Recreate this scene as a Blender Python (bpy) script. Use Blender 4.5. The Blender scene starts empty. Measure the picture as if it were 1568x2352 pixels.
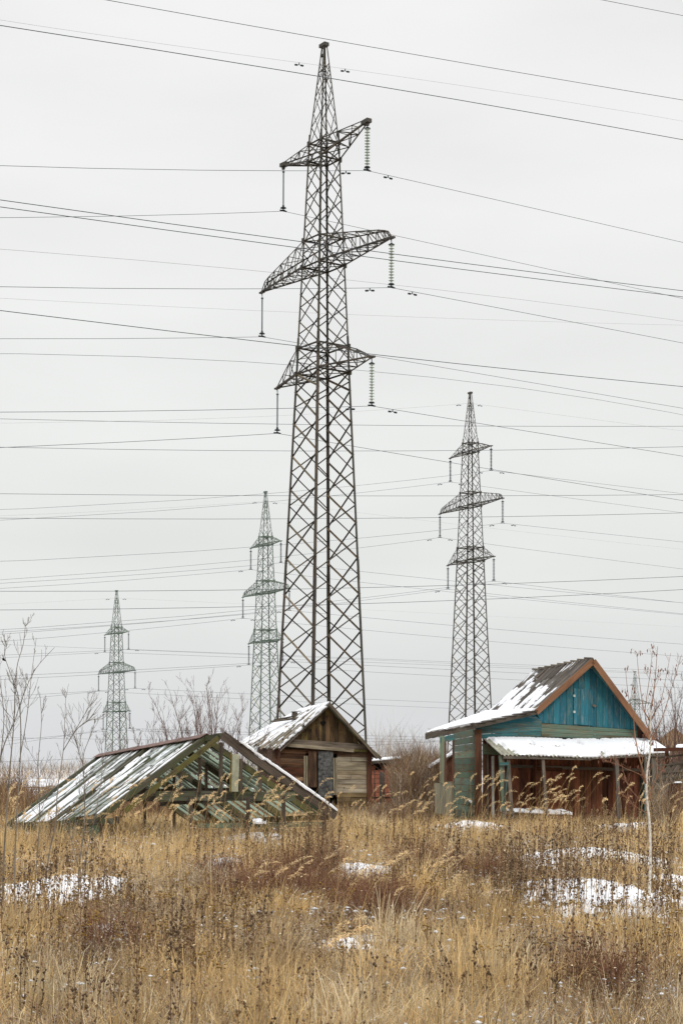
import bpy, math, random
import numpy as np
from mathutils import Vector, Matrix, noise as mn

R = math.radians
rng = random.Random(7)
npr = np.random.default_rng(11)
SC = bpy.context.scene
COL = SC.collection

# ------------------------------------------------------------------ camera
CAM_Z, HOR, CX, F = 1.7, 1765.0, 784.0, 3920.0     # horizon row, centre column and focal length, for a 1568 px wide view
cam_d = bpy.data.cameras.new("camera")
cam = bpy.data.objects.new("camera", cam_d); COL.objects.link(cam)
cam.location = (0, 0, CAM_Z); cam.rotation_euler = (R(90), 0, 0)
cam_d.sensor_fit = 'VERTICAL'; cam_d.sensor_height = 36.0; cam_d.sensor_width = 24.0
cam_d.lens = 60.0; cam_d.shift_y = (HOR - 1176.0) / 2352.0
cam_d.clip_start = 0.1; cam_d.clip_end = 6000
SC.camera = cam

# ------------------------------------------------------------------ sky and light
SUN_EL, SUN_AZ = 38.0, 150.0
w = bpy.data.worlds.new("World"); SC.world = w; w.use_nodes = True
nt = w.node_tree; nt.nodes.clear()
def wn(t, **k):
    n = nt.nodes.new(t)
    for a, b in k.items(): setattr(n, a, b)
    return n
out = wn('ShaderNodeOutputWorld'); bg = wn('ShaderNodeBackground'); bg.inputs[1].default_value = 0.1
sky = wn('ShaderNodeTexSky', sky_type='NISHITA', sun_disc=False)
sky.sun_elevation = R(SUN_EL); sky.sun_rotation = R(SUN_AZ); sky.dust_density = 4.0
tc = wn('ShaderNodeTexCoord'); sep = wn('ShaderNodeSeparateXYZ')
ramp = wn('ShaderNodeValToRGB')          # cloud deck: grey at the horizon, brighter overhead
e = ramp.color_ramp; e.interpolation = 'B_SPLINE'
e.elements[0].position = 0.0; e.elements[0].color = (0.69, 0.70, 0.72, 1)
e.elements[1].position = 1.0; e.elements[1].color = (1.0, 1.0, 1.0, 1)
for p, c in ((0.04, (0.735, 0.745, 0.75)), (0.10, (0.78, 0.795, 0.775)), (0.20, (0.85, 0.86, 0.845)), (0.32, (0.865, 0.87, 0.86)), (0.45, (0.85, 0.85, 0.845))):
    q = e.elements.new(p); q.color = (*c, 1)
mapn = wn('ShaderNodeMapping'); mapn.inputs['Scale'].default_value = (3.0, 3.0, 11.0)
noi = wn('ShaderNodeTexNoise'); noi.inputs['Scale'].default_value = 1.3; noi.inputs['Detail'].default_value = 4; noi.inputs['Roughness'].default_value = 0.5
mr = wn('ShaderNodeMapRange'); mr.inputs[1].default_value = 0.3; mr.inputs[2].default_value = 0.7; mr.inputs[3].default_value = 9.75; mr.inputs[4].default_value = 10.65
mul = wn('ShaderNodeVectorMath', operation='SCALE')
mix = wn('ShaderNodeMixRGB'); mix.inputs[0].default_value = 0.97
L = nt.links.new
L(tc.outputs['Generated'], sep.inputs[0]); L(sep.outputs['Z'], ramp.inputs[0])
L(tc.outputs['Generated'], mapn.inputs[0]); L(mapn.outputs[0], noi.inputs['Vector']); L(noi.outputs['Fac'], mr.inputs[0])
zen = wn('ShaderNodeMapRange', interpolation_type='SMOOTHSTEP'); zen.inputs[1].default_value = 0.46; zen.inputs[2].default_value = 0.95; zen.inputs[3].default_value = 1.0; zen.inputs[4].default_value = 1.75
zm = wn('ShaderNodeMath', operation='MULTIPLY'); L(sep.outputs['Z'], zen.inputs[0]); L(zen.outputs[0], zm.inputs[0]); L(mr.outputs[0], zm.inputs[1])
L(ramp.outputs[0], mul.inputs[0]); L(zm.outputs[0], mul.inputs['Scale'])
L(sky.outputs[0], mix.inputs[1]); L(mul.outputs[0], mix.inputs[2])
L(mix.outputs[0], bg.inputs[0]); L(bg.outputs[0], out.inputs[0])
sun_d = bpy.data.lights.new("sun", 'SUN'); sun_d.energy = 1.2; sun_d.angle = R(18); sun_d.color = (1.0, 0.96, 0.9)
sun = bpy.data.objects.new("sun", sun_d); COL.objects.link(sun)
sun.rotation_euler = (R(90 - SUN_EL), 0, R(180 - SUN_AZ) + R(0))
SC.view_settings.view_transform = 'Standard'; SC.view_settings.look = 'None'
SC.view_settings.exposure = 0.0; SC.view_settings.gamma = 1.0

# ------------------------------------------------------------------ helpers
def P(px, py, Z):
    return Vector(((px - CX) / F * Z, Z, CAM_Z - (py - HOR) / F * Z))

class Plane:
    """vertical plane through picture point (px, any) at distance Z, running along angle a (deg)"""
    def __init__(s, px, Z, a):
        s.o = Vector(((px - CX) / F * Z, Z, 0)); s.e = Vector((math.cos(R(a)), math.sin(R(a)), 0))
        s.n = Vector((s.e.y, -s.e.x, 0))       # towards the camera
    def hit(s, px, py, off=0.0):
        o = s.o + s.n * off
        d = Vector(((px - CX) / F, 1.0, -(py - HOR) / F))
        t = s.n.dot(o) / s.n.dot(d)
        return Vector((0, 0, CAM_Z)) + d * t

def tag(o, label=None, cat=None, group=None, kind=None):
    if label: o['label'] = label
    if cat: o['category'] = cat
    if group: o['group'] = group
    if kind: o['kind'] = kind
    return o

def thing(name, loc, label, cat, group=None, rz=0.0):
    o = bpy.data.objects.new(name, None); COL.objects.link(o)
    o.empty_display_size = 0.3
    o.location = loc; o.rotation_euler = (0, 0, rz)
    return tag(o, label, cat, group)

class MB:
    def __init__(s): s.v = []; s.f = []; s.c = []; s.g = []
    def add(s, verts, faces, col=(1, 1, 1), gco=None):
        b = len(s.v)
        s.v.extend([tuple(q) for q in verts])
        s.f.extend([tuple(b + i for i in fc) for fc in faces])
        s.c.extend([col] * len(verts))
        if gco is None:
            r0 = rng.random() * 50
            gco = [(q[2], q[0] + q[1], r0) for q in verts]
        s.g.extend(gco)
    def beam(s, a, b, w_, h, up=(0, 0, 1), col=(1, 1, 1), w2=None):
        a = Vector(a); b = Vector(b); d = b - a; ln = d.length
        if ln < 1e-6: return
        d.normalize(); u = Vector(up)
        if abs(d.dot(u)) > 0.97: u = Vector((1, 0, 0)) if abs(d.x) < .9 else Vector((0, 1, 0))
        sx = d.cross(u).normalized(); sy = sx.cross(d).normalized()
        r0 = rng.random() * 50; V = []; G = []
        for p, t, ww in ((a, 0, w_), (b, ln, w2 or w_)):
            for i, j in ((-1, -1), (1, -1), (1, 1), (-1, 1)):
                V.append(p + sx * (i * ww / 2) + sy * (j * h / 2)); G.append((t, i * ww / 2 + j * h / 2, r0))
        s.add(V, [(0, 3, 2, 1), (4, 5, 6, 7), (0, 1, 5, 4), (1, 2, 6, 5), (2, 3, 7, 6), (3, 0, 4, 7)], col, G)
    def angle(s, a, b, w_, out_, t=0.012, col=(1, 1, 1)):
        """L-profile bar from a to b; its heel points along out_"""
        a = Vector(a); b = Vector(b); d = (b - a).normalized(); o = Vector(out_)
        o = (o - d * o.dot(d))
        if o.length < 1e-4: o = d.orthogonal()
        o.normalize(); q = d.cross(o)
        x = (o + q).normalized(); y = (o - q).normalized(); k_ = rng.uniform(.72, 1.3); col = (col[0] * k_ * rng.uniform(.97, 1.12), col[1] * k_, col[2] * k_ * rng.uniform(.85, 1.03))
        for m, n_ in ((x, y), (y, x)):
            V = []
            for p in (a, b):
                V += [p, p - m * w_, p - m * w_ - n_ * t, p - n_ * t]
            s.add(V, [(0, 3, 2, 1), (4, 5, 6, 7), (0, 1, 5, 4), (1, 2, 6, 5), (2, 3, 7, 6), (3, 0, 4, 7)], col)
    def prism(s, poly, ext, col=(1, 1, 1), along=None):
        n = len(poly); poly = [Vector(p) for p in poly]; ext = Vector(ext)
        al = Vector(along) if along else Vector((0, 0, 1))
        ac = al.cross(ext)
        if ac.length < 1e-6: ac = al.orthogonal()
        ac.normalize()
        r0 = rng.random() * 50; V = poly + [p + ext for p in poly]
        G = [(v.dot(al), v.dot(ac), r0) for v in V]
        Fs = [tuple(range(n)), tuple(range(2 * n - 1, n - 1, -1))]
        for i in range(n): j = (i + 1) % n; Fs.append((i, i + n, j + n, j))
        s.add(V, Fs, col, G)
    def tube(s, pts, radii, n=5, col=(1, 1, 1), cap=False):
        pts = [Vector(p) for p in pts]; m = len(pts); V = []; G = []; r0 = rng.random() * 50
        ref = None; ln = 0
        for i, p in enumerate(pts):
            d = (pts[min(i + 1, m - 1)] - pts[max(i - 1, 0)])
            if d.length < 1e-9: d = Vector((0, 0, 1))
            d.normalize()
            if ref is None: ref = d.orthogonal().normalized()
            x = (ref - d * ref.dot(d))
            x = x.normalized() if x.length > 1e-5 else d.orthogonal().normalized()
            ref = x; y = d.cross(x)
            r = radii[i] if hasattr(radii, '__len__') else radii
            if i: ln += (pts[i] - pts[i - 1]).length
            for k in range(n):
                a = 2 * math.pi * k / n
                V.append(p + x * (math.cos(a) * r) + y * (math.sin(a) * r)); G.append((ln, r * a, r0))
        Fs = []
        for i in range(m - 1):
            for k in range(n):
                k2 = (k + 1) % n
                Fs.append((i * n + k, i * n + k2, (i + 1) * n + k2, (i + 1) * n + k))
        if cap: Fs += [tuple(range(n - 1, -1, -1)), tuple((m - 1) * n + k for k in range(n))]
        s.add(V, Fs, col, G)
    def build(s, name, mat, parent=None, org=None, smooth=False, off=None):
        """org: the world position of the thing's empty when vertices are in world space"""
        me = bpy.data.meshes.new(name)
        o3 = Vector(org) if org is not None else (parent.get('_o') if False else Vector((0, 0, 0)))
        me.from_pydata([(a - o3.x, b - o3.y, c - o3.z) for a, b, c in s.v], [], s.f)
        ca = me.attributes.new('col', 'FLOAT_COLOR', 'POINT')
        ca.data.foreach_set('color', np.array([(*c, 1.0) for c in s.c], dtype=np.float32).ravel())
        ga = me.attributes.new('gco', 'FLOAT_VECTOR', 'POINT')
        ga.data.foreach_set('vector', np.array(s.g, dtype=np.float32).ravel())
        if smooth: me.polygons.foreach_set('use_smooth', [True] * len(me.polygons))
        me.materials.append(mat); me.update()
        o = bpy.data.objects.new(name, me); COL.objects.link(o)
        if parent is not None: o.parent = parent
        return o

def tone(a=0.75, b=1.2, sat=0.06):
    t = rng.uniform(a, b); return (t * rng.uniform(1 - sat, 1 + sat), t, t * rng.uniform(1 - sat, 1 + sat))

# ------------------------------------------------------------------ materials
def new_mat(name):
    m = bpy.data.materials.new(name); m.use_nodes = True
    n = m.node_tree; b = n.nodes['Principled BSDF']
    return m, n, b
def N(n, t, ins=None, **k):
    q = n.nodes.new(t)
    for a, b in k.items(): setattr(q, a, b)
    for a, b in (ins or {}).items(): q.inputs[a].default_value = b
    return q
def rampn(n, stops):
    q = n.nodes.new('ShaderNodeValToRGB'); e = q.color_ramp
    while len(e.elements) < len(stops): e.elements.new(0.5)
    for i, (p, c) in enumerate(stops):
        e.elements[i].position = p; e.elements[i].color = (*c, 1) if len(c) == 3 else c
    return q

def wood(name, dark, light, paint=None, peel=0.5, moss=None, mossamt=0.5, snow=None, rough=0.85, bump=0.5, seam=None):
    m, n, b = new_mat(name); l = n.links.new
    at = N(n, 'ShaderNodeAttribute', attribute_name='gco'); ac = N(n, 'ShaderNodeAttribute', attribute_name='col')
    mp = N(n, 'ShaderNodeMapping'); mp.inputs['Scale'].default_value = (1.1, 26, 1); l(at.outputs['Vector'], mp.inputs[0])
    n1 = N(n, 'ShaderNodeTexNoise', {'Scale': 1.6, 'Detail': 6, 'Roughness': 0.65}); l(mp.outputs[0], n1.inputs['Vector'])
    mp2 = N(n, 'ShaderNodeMapping'); mp2.inputs['Scale'].default_value = (0.9, 3.5, 1); l(at.outputs['Vector'], mp2.inputs[0])
    n2 = N(n, 'ShaderNodeTexNoise', {'Scale': 1.3, 'Detail': 4}); l(mp2.outputs[0], n2.inputs['Vector'])
    ad = N(n, 'ShaderNodeMath', operation='ADD'); l(n1.outputs['Fac'], ad.inputs[0]); l(n2.outputs['Fac'], ad.inputs[1])
    hf = N(n, 'ShaderNodeMath', {1: 0.5}, operation='MULTIPLY'); l(ad.outputs[0], hf.inputs[0])
    r1 = rampn(n, [(0.36, dark), (0.62, light)]); l(hf.outputs[0], r1.inputs[0])
    cur = r1.outputs[0]
    def over(col, fac_out):
        nonlocal cur
        mx = N(n, 'ShaderNodeMixRGB'); l(fac_out, mx.inputs[0]); l(cur, mx.inputs[1])
        if isinstance(col, tuple): mx.inputs[2].default_value = (*col, 1)
        else: l(col, mx.inputs[2])
        cur = mx.outputs[0]
    if paint:
        mp3 = N(n, 'ShaderNodeMapping'); mp3.inputs['Scale'].default_value = (2.0, 16, 1); l(at.outputs['Vector'], mp3.inputs[0])
        n3 = N(n, 'ShaderNodeTexNoise', {'Scale': 1.7, 'Detail': 8, 'Roughness': 0.7}); l(mp3.outputs[0], n3.inputs['Vector'])
        a2 = N(n, 'ShaderNodeMath', operation='ADD'); l(n3.outputs['Fac'], a2.inputs[0]); l(n2.outputs['Fac'], a2.inputs[1])
        r3 = rampn(n, [(peel - 0.07 if peel < 1 else peel, (0, 0, 0)), (peel + 0.05, (1, 1, 1))])
        h2 = N(n, 'ShaderNodeMath', {1: 0.5}, operation='MULTIPLY'); l(a2.outputs[0], h2.inputs[0]); l(h2.outputs[0], r3.inputs[0])
        pc = rampn(n, [(0.3, tuple(c * 0.62 for c in paint)), (0.6, paint), (0.8, tuple(min(1, c * 1.25 + .02) for c in paint))]); l(hf.outputs[0], pc.inputs[0])
        over(pc.outputs[0], r3.outputs[0])
    if moss:
        tcx = N(n, 'ShaderNodeTexCoord')
        n4 = N(n, 'ShaderNodeTexNoise', {'Scale': 2.2, 'Detail': 5, 'Roughness': 0.7}); l(tcx.outputs['Object'], n4.inputs['Vector'])
        r4 = rampn(n, [(mossamt - 0.06, (0, 0, 0)), (mossamt + 0.08, (.85, .85, .85))]); l(n4.outputs['Fac'], r4.inputs[0])
        over(moss, r4.outputs[0])
    mc = N(n, 'ShaderNodeMixRGB', {0: 1.0}, blend_type='MULTIPLY'); l(cur, mc.inputs[1]); l(ac.outputs['Color'], mc.inputs[2]); cur = mc.outputs[0]
    rg = None
    if snow is not None:
        tcs = N(n, 'ShaderNodeTexCoord')
        mps = N(n, 'ShaderNodeMapping'); mps.inputs['Scale'].default_value = (0.8, 5.0, 1); l(at.outputs['Vector'], mps.inputs[0])
        n5 = N(n, 'ShaderNodeTexNoise', {'Scale': 1.8, 'Detail': 5, 'Roughness': 0.6}); l(mps.outputs[0], n5.inputs['Vector'])
        n6 = N(n, 'ShaderNodeTexNoise', {'Scale': 0.9, 'Detail': 2}); l(tcs.outputs['Object'], n6.inputs['Vector'])
        a5 = N(n, 'ShaderNodeMath', operation='ADD'); l(n5.outputs['Fac'], a5.inputs[0]); l(n6.outputs['Fac'], a5.inputs[1])
        h5 = N(n, 'ShaderNodeMath', {1: 0.5}, operation='MULTIPLY'); l(a5.outputs[0], h5.inputs[0])
        r5 = rampn(n, [(snow - 0.015, (0, 0, 0)), (snow + 0.015, (1, 1, 1))]); l(h5.outputs[0], r5.inputs[0])
        geo = N(n, 'ShaderNodeNewGeometry'); sx = N(n, 'ShaderNodeSeparateXYZ'); l(geo.outputs['Normal'], sx.inputs[0])
        gt = N(n, 'ShaderNodeMath', {1: 0.35}, operation='GREATER_THAN'); l(sx.outputs['Z'], gt.inputs[0])
        mm = N(n, 'ShaderNodeMath', operation='MULTIPLY'); l(r5.outputs[0], mm.inputs[0]); l(gt.outputs[0], mm.inputs[1])
        over((0.86, 0.88, 0.92), mm.outputs[0])
    l(cur, b.inputs['Base Color']); b.inputs['Roughness'].default_value = rough
    b.inputs['Specular IOR Level'].default_value = 0.25
    bp = N(n, 'ShaderNodeBump', {'Strength': bump, 'Distance': 0.012}); l(hf.outputs[0], bp.inputs['Height']); l(bp.outputs[0], b.inputs['Normal'])
    return m

def plain(name, col, rough=0.7, metal=0.0, var=0.25, scale=6.0, col2=None, spec=0.3, bump=0.0):
    m, n, b = new_mat(name); l = n.links.new
    tcx = N(n, 'ShaderNodeTexCoord'); ac = N(n, 'ShaderNodeAttribute', attribute_name='col')
    n1 = N(n, 'ShaderNodeTexNoise', {'Scale': scale, 'Detail': 5, 'Roughness': 0.6}); l(tcx.outputs['Object'], n1.inputs['Vector'])
    r1 = rampn(n, [(0.35, tuple(c * (1 - var) for c in col)), (0.65, col2 or tuple(min(1, c * (1 + var)) for c in col))]); l(n1.outputs['Fac'], r1.inputs[0])
    mc = N(n, 'ShaderNodeMixRGB', {0: 1.0}, blend_type='MULTIPLY'); l(r1.outputs[0], mc.inputs[1]); l(ac.outputs['Color'], mc.inputs[2])
    l(mc.outputs[0], b.inputs['Base Color'])
    b.inputs['Roughness'].default_value = rough; b.inputs['Metallic'].default_value = metal; b.inputs['Specular IOR Level'].default_value = spec
    if bump:
        bp = N(n, 'ShaderNodeBump', {'Strength': bump, 'Distance': 0.01}); l(n1.outputs['Fac'], bp.inputs['Height']); l(bp.outputs[0], b.inputs['Normal'])
    return m

M = {}
M['steel'] = plain('weathered_galvanised_steel', (0.062, 0.064, 0.060), 0.6, 0.3, 0.25, 1.5, col2=(0.105, 0.092, 0.075))
M['steel_far'] = plain('greenish_grey_steel', (0.14, 0.185, 0.155), 0.65, 0.1, 0.2, 1.0)  # own greenish grey, paled a little to put distance haze into the colour
M['glass_disc'] = plain('pale_green_glass_disc', (0.42, 0.50, 0.43), 0.25, 0, 0.1, 3, spec=0.6)
M['disc_dark'] = plain('dark_insulator_disc', (0.045, 0.065, 0.07), 0.4, 0, 0.2)
M['rod'] = plain('grey_blue_polymer_rod', (0.09, 0.12, 0.14), 0.5, 0, 0.3, 1.0)
M['wire'] = plain('dark_conductor', (0.07, 0.085, 0.10), 0.6, 0.3, 0.1)
M['wire_pale'] = plain('thin_pale_earth_wire', (0.22, 0.23, 0.23), 0.6, 0.2, 0.1)
M['fitting'] = plain('dark_steel_fitting', (0.035, 0.045, 0.055), 0.5, 0.4, 0.2)
M['snow'] = plain('snow', (0.84, 0.86, 0.90), 0.75, 0, 0.03, 9.0, spec=0.15, bump=0.6)

# ------------------------------------------------------------------ power pylons
def body_w(z):
    if z <= 35.3: return 3.80 - 0.0735 * z
    return max(0.24, 1.205 - (z - 35.3) * (0.965 / 5.3))
def corners(z):
    h = body_w(z) / 2
    return [Vector((h, h, z)), Vector((-h, h, z)), Vector((-h, -h, z)), Vector((h, -h, z))]   # +x=right arm side

def levels(cut):
    z = 0.6; L_ = [z]
    while z < 23.0: z += (2.23 - 0.026 * z); L_.append(z)
    L_ = [q for q in L_ if q < 22.2] + [23.0]
    L_ += [24.4, 25.85, 27.3, 28.75, 30.15, 31.55, 33.0, 34.45, 35.35]
    z = 35.35
    for st in (1.75, 1.5, 1.1): z += st; L_.append(z)
    return [q - cut for q in L_ if q >= cut]

ARMS = [   # bottom level, top level at body, reach of each arm, panels, rising
    (23.0, 24.4, 4.55, 3, False), (28.75, 30.2, 6.2, 6, False), (34.45, 35.4, 4.05, 3, False)]

def make_arm(side, z0, z1, reach, npan, rising, cut, mat, parent):
    """crossarm: two lower and two upper chords meeting at the tip"""
    mb = MB(); sg = side
    h0 = body_w(z0) / 2; h1 = body_w(z1) / 2
    def low(t, s):       # t 0 at body .. 1 tip; s = -1/+1 (front / rear chord)
        zt = z0 + (z1 - z0) * t * 0.92 if rising else z0
        return Vector((sg * (h0 + (reach - h0) * t), s * (h0 * (1 - t) + 0.06 * t), zt - cut))
    def top(t, s):
        hh = (z1 - z0)
        if rising: z = z1 + 0.08 * t
        else:
            z = z0 + hh * (1 - t * 0.62 / 0.9) if t < 0.9 else z0 + hh * 0.38 * (1 - t) / 0.1
            if npan == 3: z = z0 + hh * (1 - t ** 1.15)
        return Vector((sg * (h1 + (reach - h1) * t), s * (h1 * (1 - t) + 0.06 * t), z - cut))
    ts = [i / npan for i in range(npan + 1)]
    if npan == 6: ts = [0, .17, .34, .51, .67, .82, .91, 1.0]
    n = len(ts)
    for s in (-1, 1):
        o = Vector((0, s, 0))
        mb.angle(low(0, s), low(1, s), 0.082, o + Vector((0, 0, -1)))
        for i in range(n - 1):
            mb.angle(top(ts[i], s), top(ts[i + 1], s), 0.055, o + Vector((0, 0, 1)))
            if i: mb.angle(low(ts[i], s), top(ts[i], s), 0.04, o)
            mb.angle(top(ts[i], s), low(ts[i + 1], s), 0.045, o) if i < n - 2 else None
    for i in range(1, n - 1):
        mb.angle(low(ts[i], -1), low(ts[i], 1), 0.04, (0, 0, -1)); mb.angle(top(ts[i], -1), top(ts[i], 1), 0.04, (0, 0, 1))
    for i in range(n - 2):
        a, b = (-1, 1) if i % 2 else (1, -1)
        mb.angle(low(ts[i], a), low(ts[i + 1], b), 0.04, (0, 0, -1)); mb.angle(top(ts[i], a), top(ts[i + 1], b), 0.035, (0, 0, 1))
        mb.angle(low(ts[i], b), low(ts[i + 1], a), 0.05, (0, 0, -1))
    tip = low(1, 0.0); tip.y = 0
    if rising:
        mb.beam(tip + Vector((-sg * .45, 0, 0.03)), tip + Vector((sg * .12, 0, 0.05)), 0.30, 0.20)
        mb.beam(tip + Vector((-sg * .05, 0, -.02)), tip + Vector((-sg * .05, 0, -0.2)), .12, .16)
    else:
        mb.beam(tip + Vector((-sg * .22, 0, 0)), tip + Vector((sg * .16, 0, 0)), 0.17, 0.09)
    arm = mb.build('crossarm', mat, parent)
    return arm, tip

def make_string(kind, tip, arm, nd=14):
    p = Vector(tip); mb = MB()
    mb.tube([p, p - Vector((0, 0, 0.28))], 0.022, 5)
    mb.tube([p - Vector((0.05, 0, 0.05)), p - Vector((0, 0, 0.2))], 0.018, 4)
    zt = p.z - 0.28
    base = mb.build('insulator_string', M['fitting'], arm)
    Ln = 2.05
    if kind == 'rod':
        r = MB(); r.tube([(p.x, p.y, zt), (p.x, p.y, zt - 1.8)], 0.038, 8, cap=True)
        r.tube([(p.x, p.y, zt), (p.x, p.y, zt - .06)], [.07, .07], 8, cap=True)
        r.build('insulator_rod', M['rod'], base, smooth=False)
        b = MB()
        prof = [(0.02, 1.80), (.05, 1.88), (0.07, 1.97), (0.165, 2.03), (0.17, 2.06), (0.04, 2.08), (.03, 2.14), (.12, 2.17), (.02, 2.2)]
    else:
        b = None
        d = MB(); N_ = 12
        for k in range(nd):
            z = zt - 0.07 - k * (Ln - 0.12) / (nd - 1)
            pr = [(0.03, .065), (0.05, 0.045), (0.055, 0.02), (0.135, -0.005), (0.14, -0.02), (0.05, -0.028), (0.03, -.075)]
            d.tube([(p.x, p.y, z + q[1]) for q in pr], [q[0] for q in pr], N_)
        d.build('insulator_disc', M['glass_disc'] if kind == 'glass' else M['disc_dark'], base, smooth=False)
        b = MB()
        for zz in (zt - .02, zt - Ln + .0):
            b = MB(); pr = [(0.03, .09), (.07, .05), (0.16, 0.0), (0.16, -.02), (0.04, -.03)]
            b.tube([(p.x, p.y, zz + q[1]) for q in pr], [q[0] for q in pr], 12)
            if zz > zt - 1: b.build('bell_cap', M['fitting'], base)
        prof = [(0.03, 2.07), (.03, 2.14), (.12, 2.17), (.02, 2.2)]
    b.tube([(p.x, p.y, zt - q[1]) for q in prof], [q[0] for q in prof], 10)
    zc = zt - 2.19
    b.beam((p.x, p.y - .22, zc - .01), (p.x, p.y + .22, zc - .01), .07, .06)
    b.build('clamp', M['fitting'], base)
    return Vector((p.x, p.y, zc - 0.03))

def make_pylon(loc, label, rz, mat, rising_top=False, kinds=('disc', 'disc'), cut=0.0, lean=0.0):
    root = thing('power_pylon', loc, label, 'pylon', 'lattice power pylons', R(rz))
    root.rotation_euler = (0, lean, 0); root.rotation_euler = (Matrix.Rotation(lean, 3, 'Y') @ Matrix.Rotation(R(rz), 3, 'Z')).to_euler()
    Ls = levels(cut)
    zs = [Ls[0] - (0.9 if not cut else 0.0)] + Ls
    for k, (sx, sy) in enumerate(((1, 1), (-1, 1), (-1, -1), (1, -1))):
        mb = MB()
        segs = [0.0, 12.4 - cut, 24.4 - cut, 35.35 - cut, 40.6 - cut]
        segs = [max(q, 0.0) for q in segs]
        wd = [0.145, 0.125, 0.09, 0.058]
        for i in range(4):
            if segs[i + 1] - segs[i] < .05: continue
            a = corners(segs[i] + cut)[k]; b = corners(segs[i + 1] + cut)[k]
            a.z -= cut; b.z -= cut
            mb.angle(a, b, wd[i], (sx, sy, 0), t=0.02)
            if i < 3:   # splice plates
                d = (b - a).normalized()
                mb.angle(b - d * 0.55 + Vector((sx, sy, 0)) * .012, b + d * .55 + Vector((sx, sy, 0)) * .012, wd[i] * .9, (sx, sy, 0), t=.05)
        foot = corners(cut)[k]; foot.z = 0
        if not cut: mb.beam(foot - Vector((0, 0, .5)), foot + Vector((0, 0, .25)), .5, .5)
        mb.build('leg', mat, root)
    # four lattice faces, staggered between adjacent faces
    for f in range(4):
        mb = MB(); i0, i1 = f, (f + 1) % 4
        nrm = (corners(0)[i0] + corners(0)[i1]); nrm.z = 0; nrm.normalize()
        heavy = f in (0, 2)
        zl = list(Ls)
        if not heavy:
            zl = [Ls[0]] + [(Ls[q] + Ls[q + 1]) / 2 for q in range(len(Ls) - 1)] + [Ls[-1]]
        for q in range(len(zl) - 1):
            za, zb = zl[q], zl[q + 1]
            A = [corners(za + cut)[i0], corners(za + cut)[i1]]; B = [corners(zb + cut)[i0], corners(zb + cut)[i1]]
            for t in A + B: t.z -= cut
            zz = za + cut
            wd = (0.088 if heavy else 0.05) if zz < 23 else ((0.056 if heavy else .045) if zz < 35 else 0.038)
            c1 = (1.75, 1.6, 1.28) if (heavy and zz < 23) else (1.15, 1.1, 1)  # light and shade of the angle flanges tinted into the crossing diagonals
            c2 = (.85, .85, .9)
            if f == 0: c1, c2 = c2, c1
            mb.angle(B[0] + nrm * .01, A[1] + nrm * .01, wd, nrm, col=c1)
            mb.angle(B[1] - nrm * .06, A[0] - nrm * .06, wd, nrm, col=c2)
            if heavy and zz < 35:
                for c in A: mb.beam(c + nrm * .012, c + nrm * .03, .02, .02)
        for z0, z1, *_ in ARMS:
            for z in (z0, z1):
                if z <= cut: continue
                c = corners(z); a = c[i0]; b = c[i1]; a.z -= cut; b.z -= cut
                mb.angle(a, b, 0.075, nrm)
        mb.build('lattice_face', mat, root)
    # plan bracing
    for z0, z1, *_ in ARMS:
        for z in (z0, z1):
            if z <= cut: continue
            mb = MB(); c = corners(z)
            for q in c: q.z -= cut
            mb.angle(c[0], c[2], .05, (0, 0, 1)); mb.angle(c[1] + Vector((0, 0, .02)), c[3] + Vector((0, 0, .02)), .05, (0, 0, 1))
            mb.build('plan_bracing', mat, root)
            for q in c:
                mb = MB(); mb.beam(q - Vector((0, 0, .13)), q + Vector((0, 0, .13)), .13, .13); mb.build('gusset_plate', mat, root)
    # peak
    mb = MB(); zt = 40.6 - cut
    mb.beam((-.32, 0, zt + .1), (.22, 0, zt + .1), .30, .18)
    mb.tube([(-.2, 0, zt), (-.2, 0, zt - .45)], .02, 5)
    mb.tube([(-.2, 0, zt - .3), (-.2, 0, zt - .38), (-.2, 0, zt - .46), (-.2, 0, zt - .5)], [.03, .06, .13, .03], 8)
    mb.tube([(-.2, 0, zt - .5), (-.2, 0, zt - .95)], .02, 5)
    mb.build('peak_cap', mat, root)
    att = {'peak': Vector((-.2, 0, zt - .95))}
    for j, (z0, z1, reach, npan, _) in enumerate(ARMS):
        if z0 <= cut: continue
        for side in (-1, 1):
            arm, tip = make_arm(side, z0, z1, reach, npan, rising_top and j == 2, cut, mat, root)
            att[(j, side)] = make_string(kinds[0] if side < 0 else kinds[1], tip - Vector((side * .06, 0, 0.03)), root)
    return root, att

def copy_tree(o, parent=None):
    c = o.copy(); COL.objects.link(c); c.parent = parent
    for ch in o.children: copy_tree(ch, c)
    return c

def gpos(px, Z, z=0.0): v = P(px, 0, Z); v.z = z; return v
pyl_main, att = make_pylon(gpos(736, 92), 'tallest nearest lattice pylon rising behind the log cabin', -55, M['steel'], True, ('rod', 'glass'), 0, R(0.30))
pyl_r, att_std = make_pylon(gpos(1079.5, 179.5, .5), 'second largest lattice pylon just left of the teal house roof', -62, M['steel'])
pyl_m = copy_tree(pyl_r); pyl_m['label'] = 'lattice pylon partly hidden behind the left leg of the tallest pylon'
pyl_m.location = gpos(609, 202, -6.3); pyl_m.rotation_euler = (0, R(.2), R(-61))
pyl_l = copy_tree(pyl_r); pyl_l['label'] = 'small leftmost lattice pylon above the broken greenhouse'
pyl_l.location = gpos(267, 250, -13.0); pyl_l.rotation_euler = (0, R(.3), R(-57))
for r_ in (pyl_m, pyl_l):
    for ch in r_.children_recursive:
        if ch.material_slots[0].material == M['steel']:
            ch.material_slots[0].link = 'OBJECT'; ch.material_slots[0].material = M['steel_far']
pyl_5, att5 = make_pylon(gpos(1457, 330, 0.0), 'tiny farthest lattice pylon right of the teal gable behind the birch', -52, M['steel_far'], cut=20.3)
bpy.context.view_layer.update()

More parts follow.
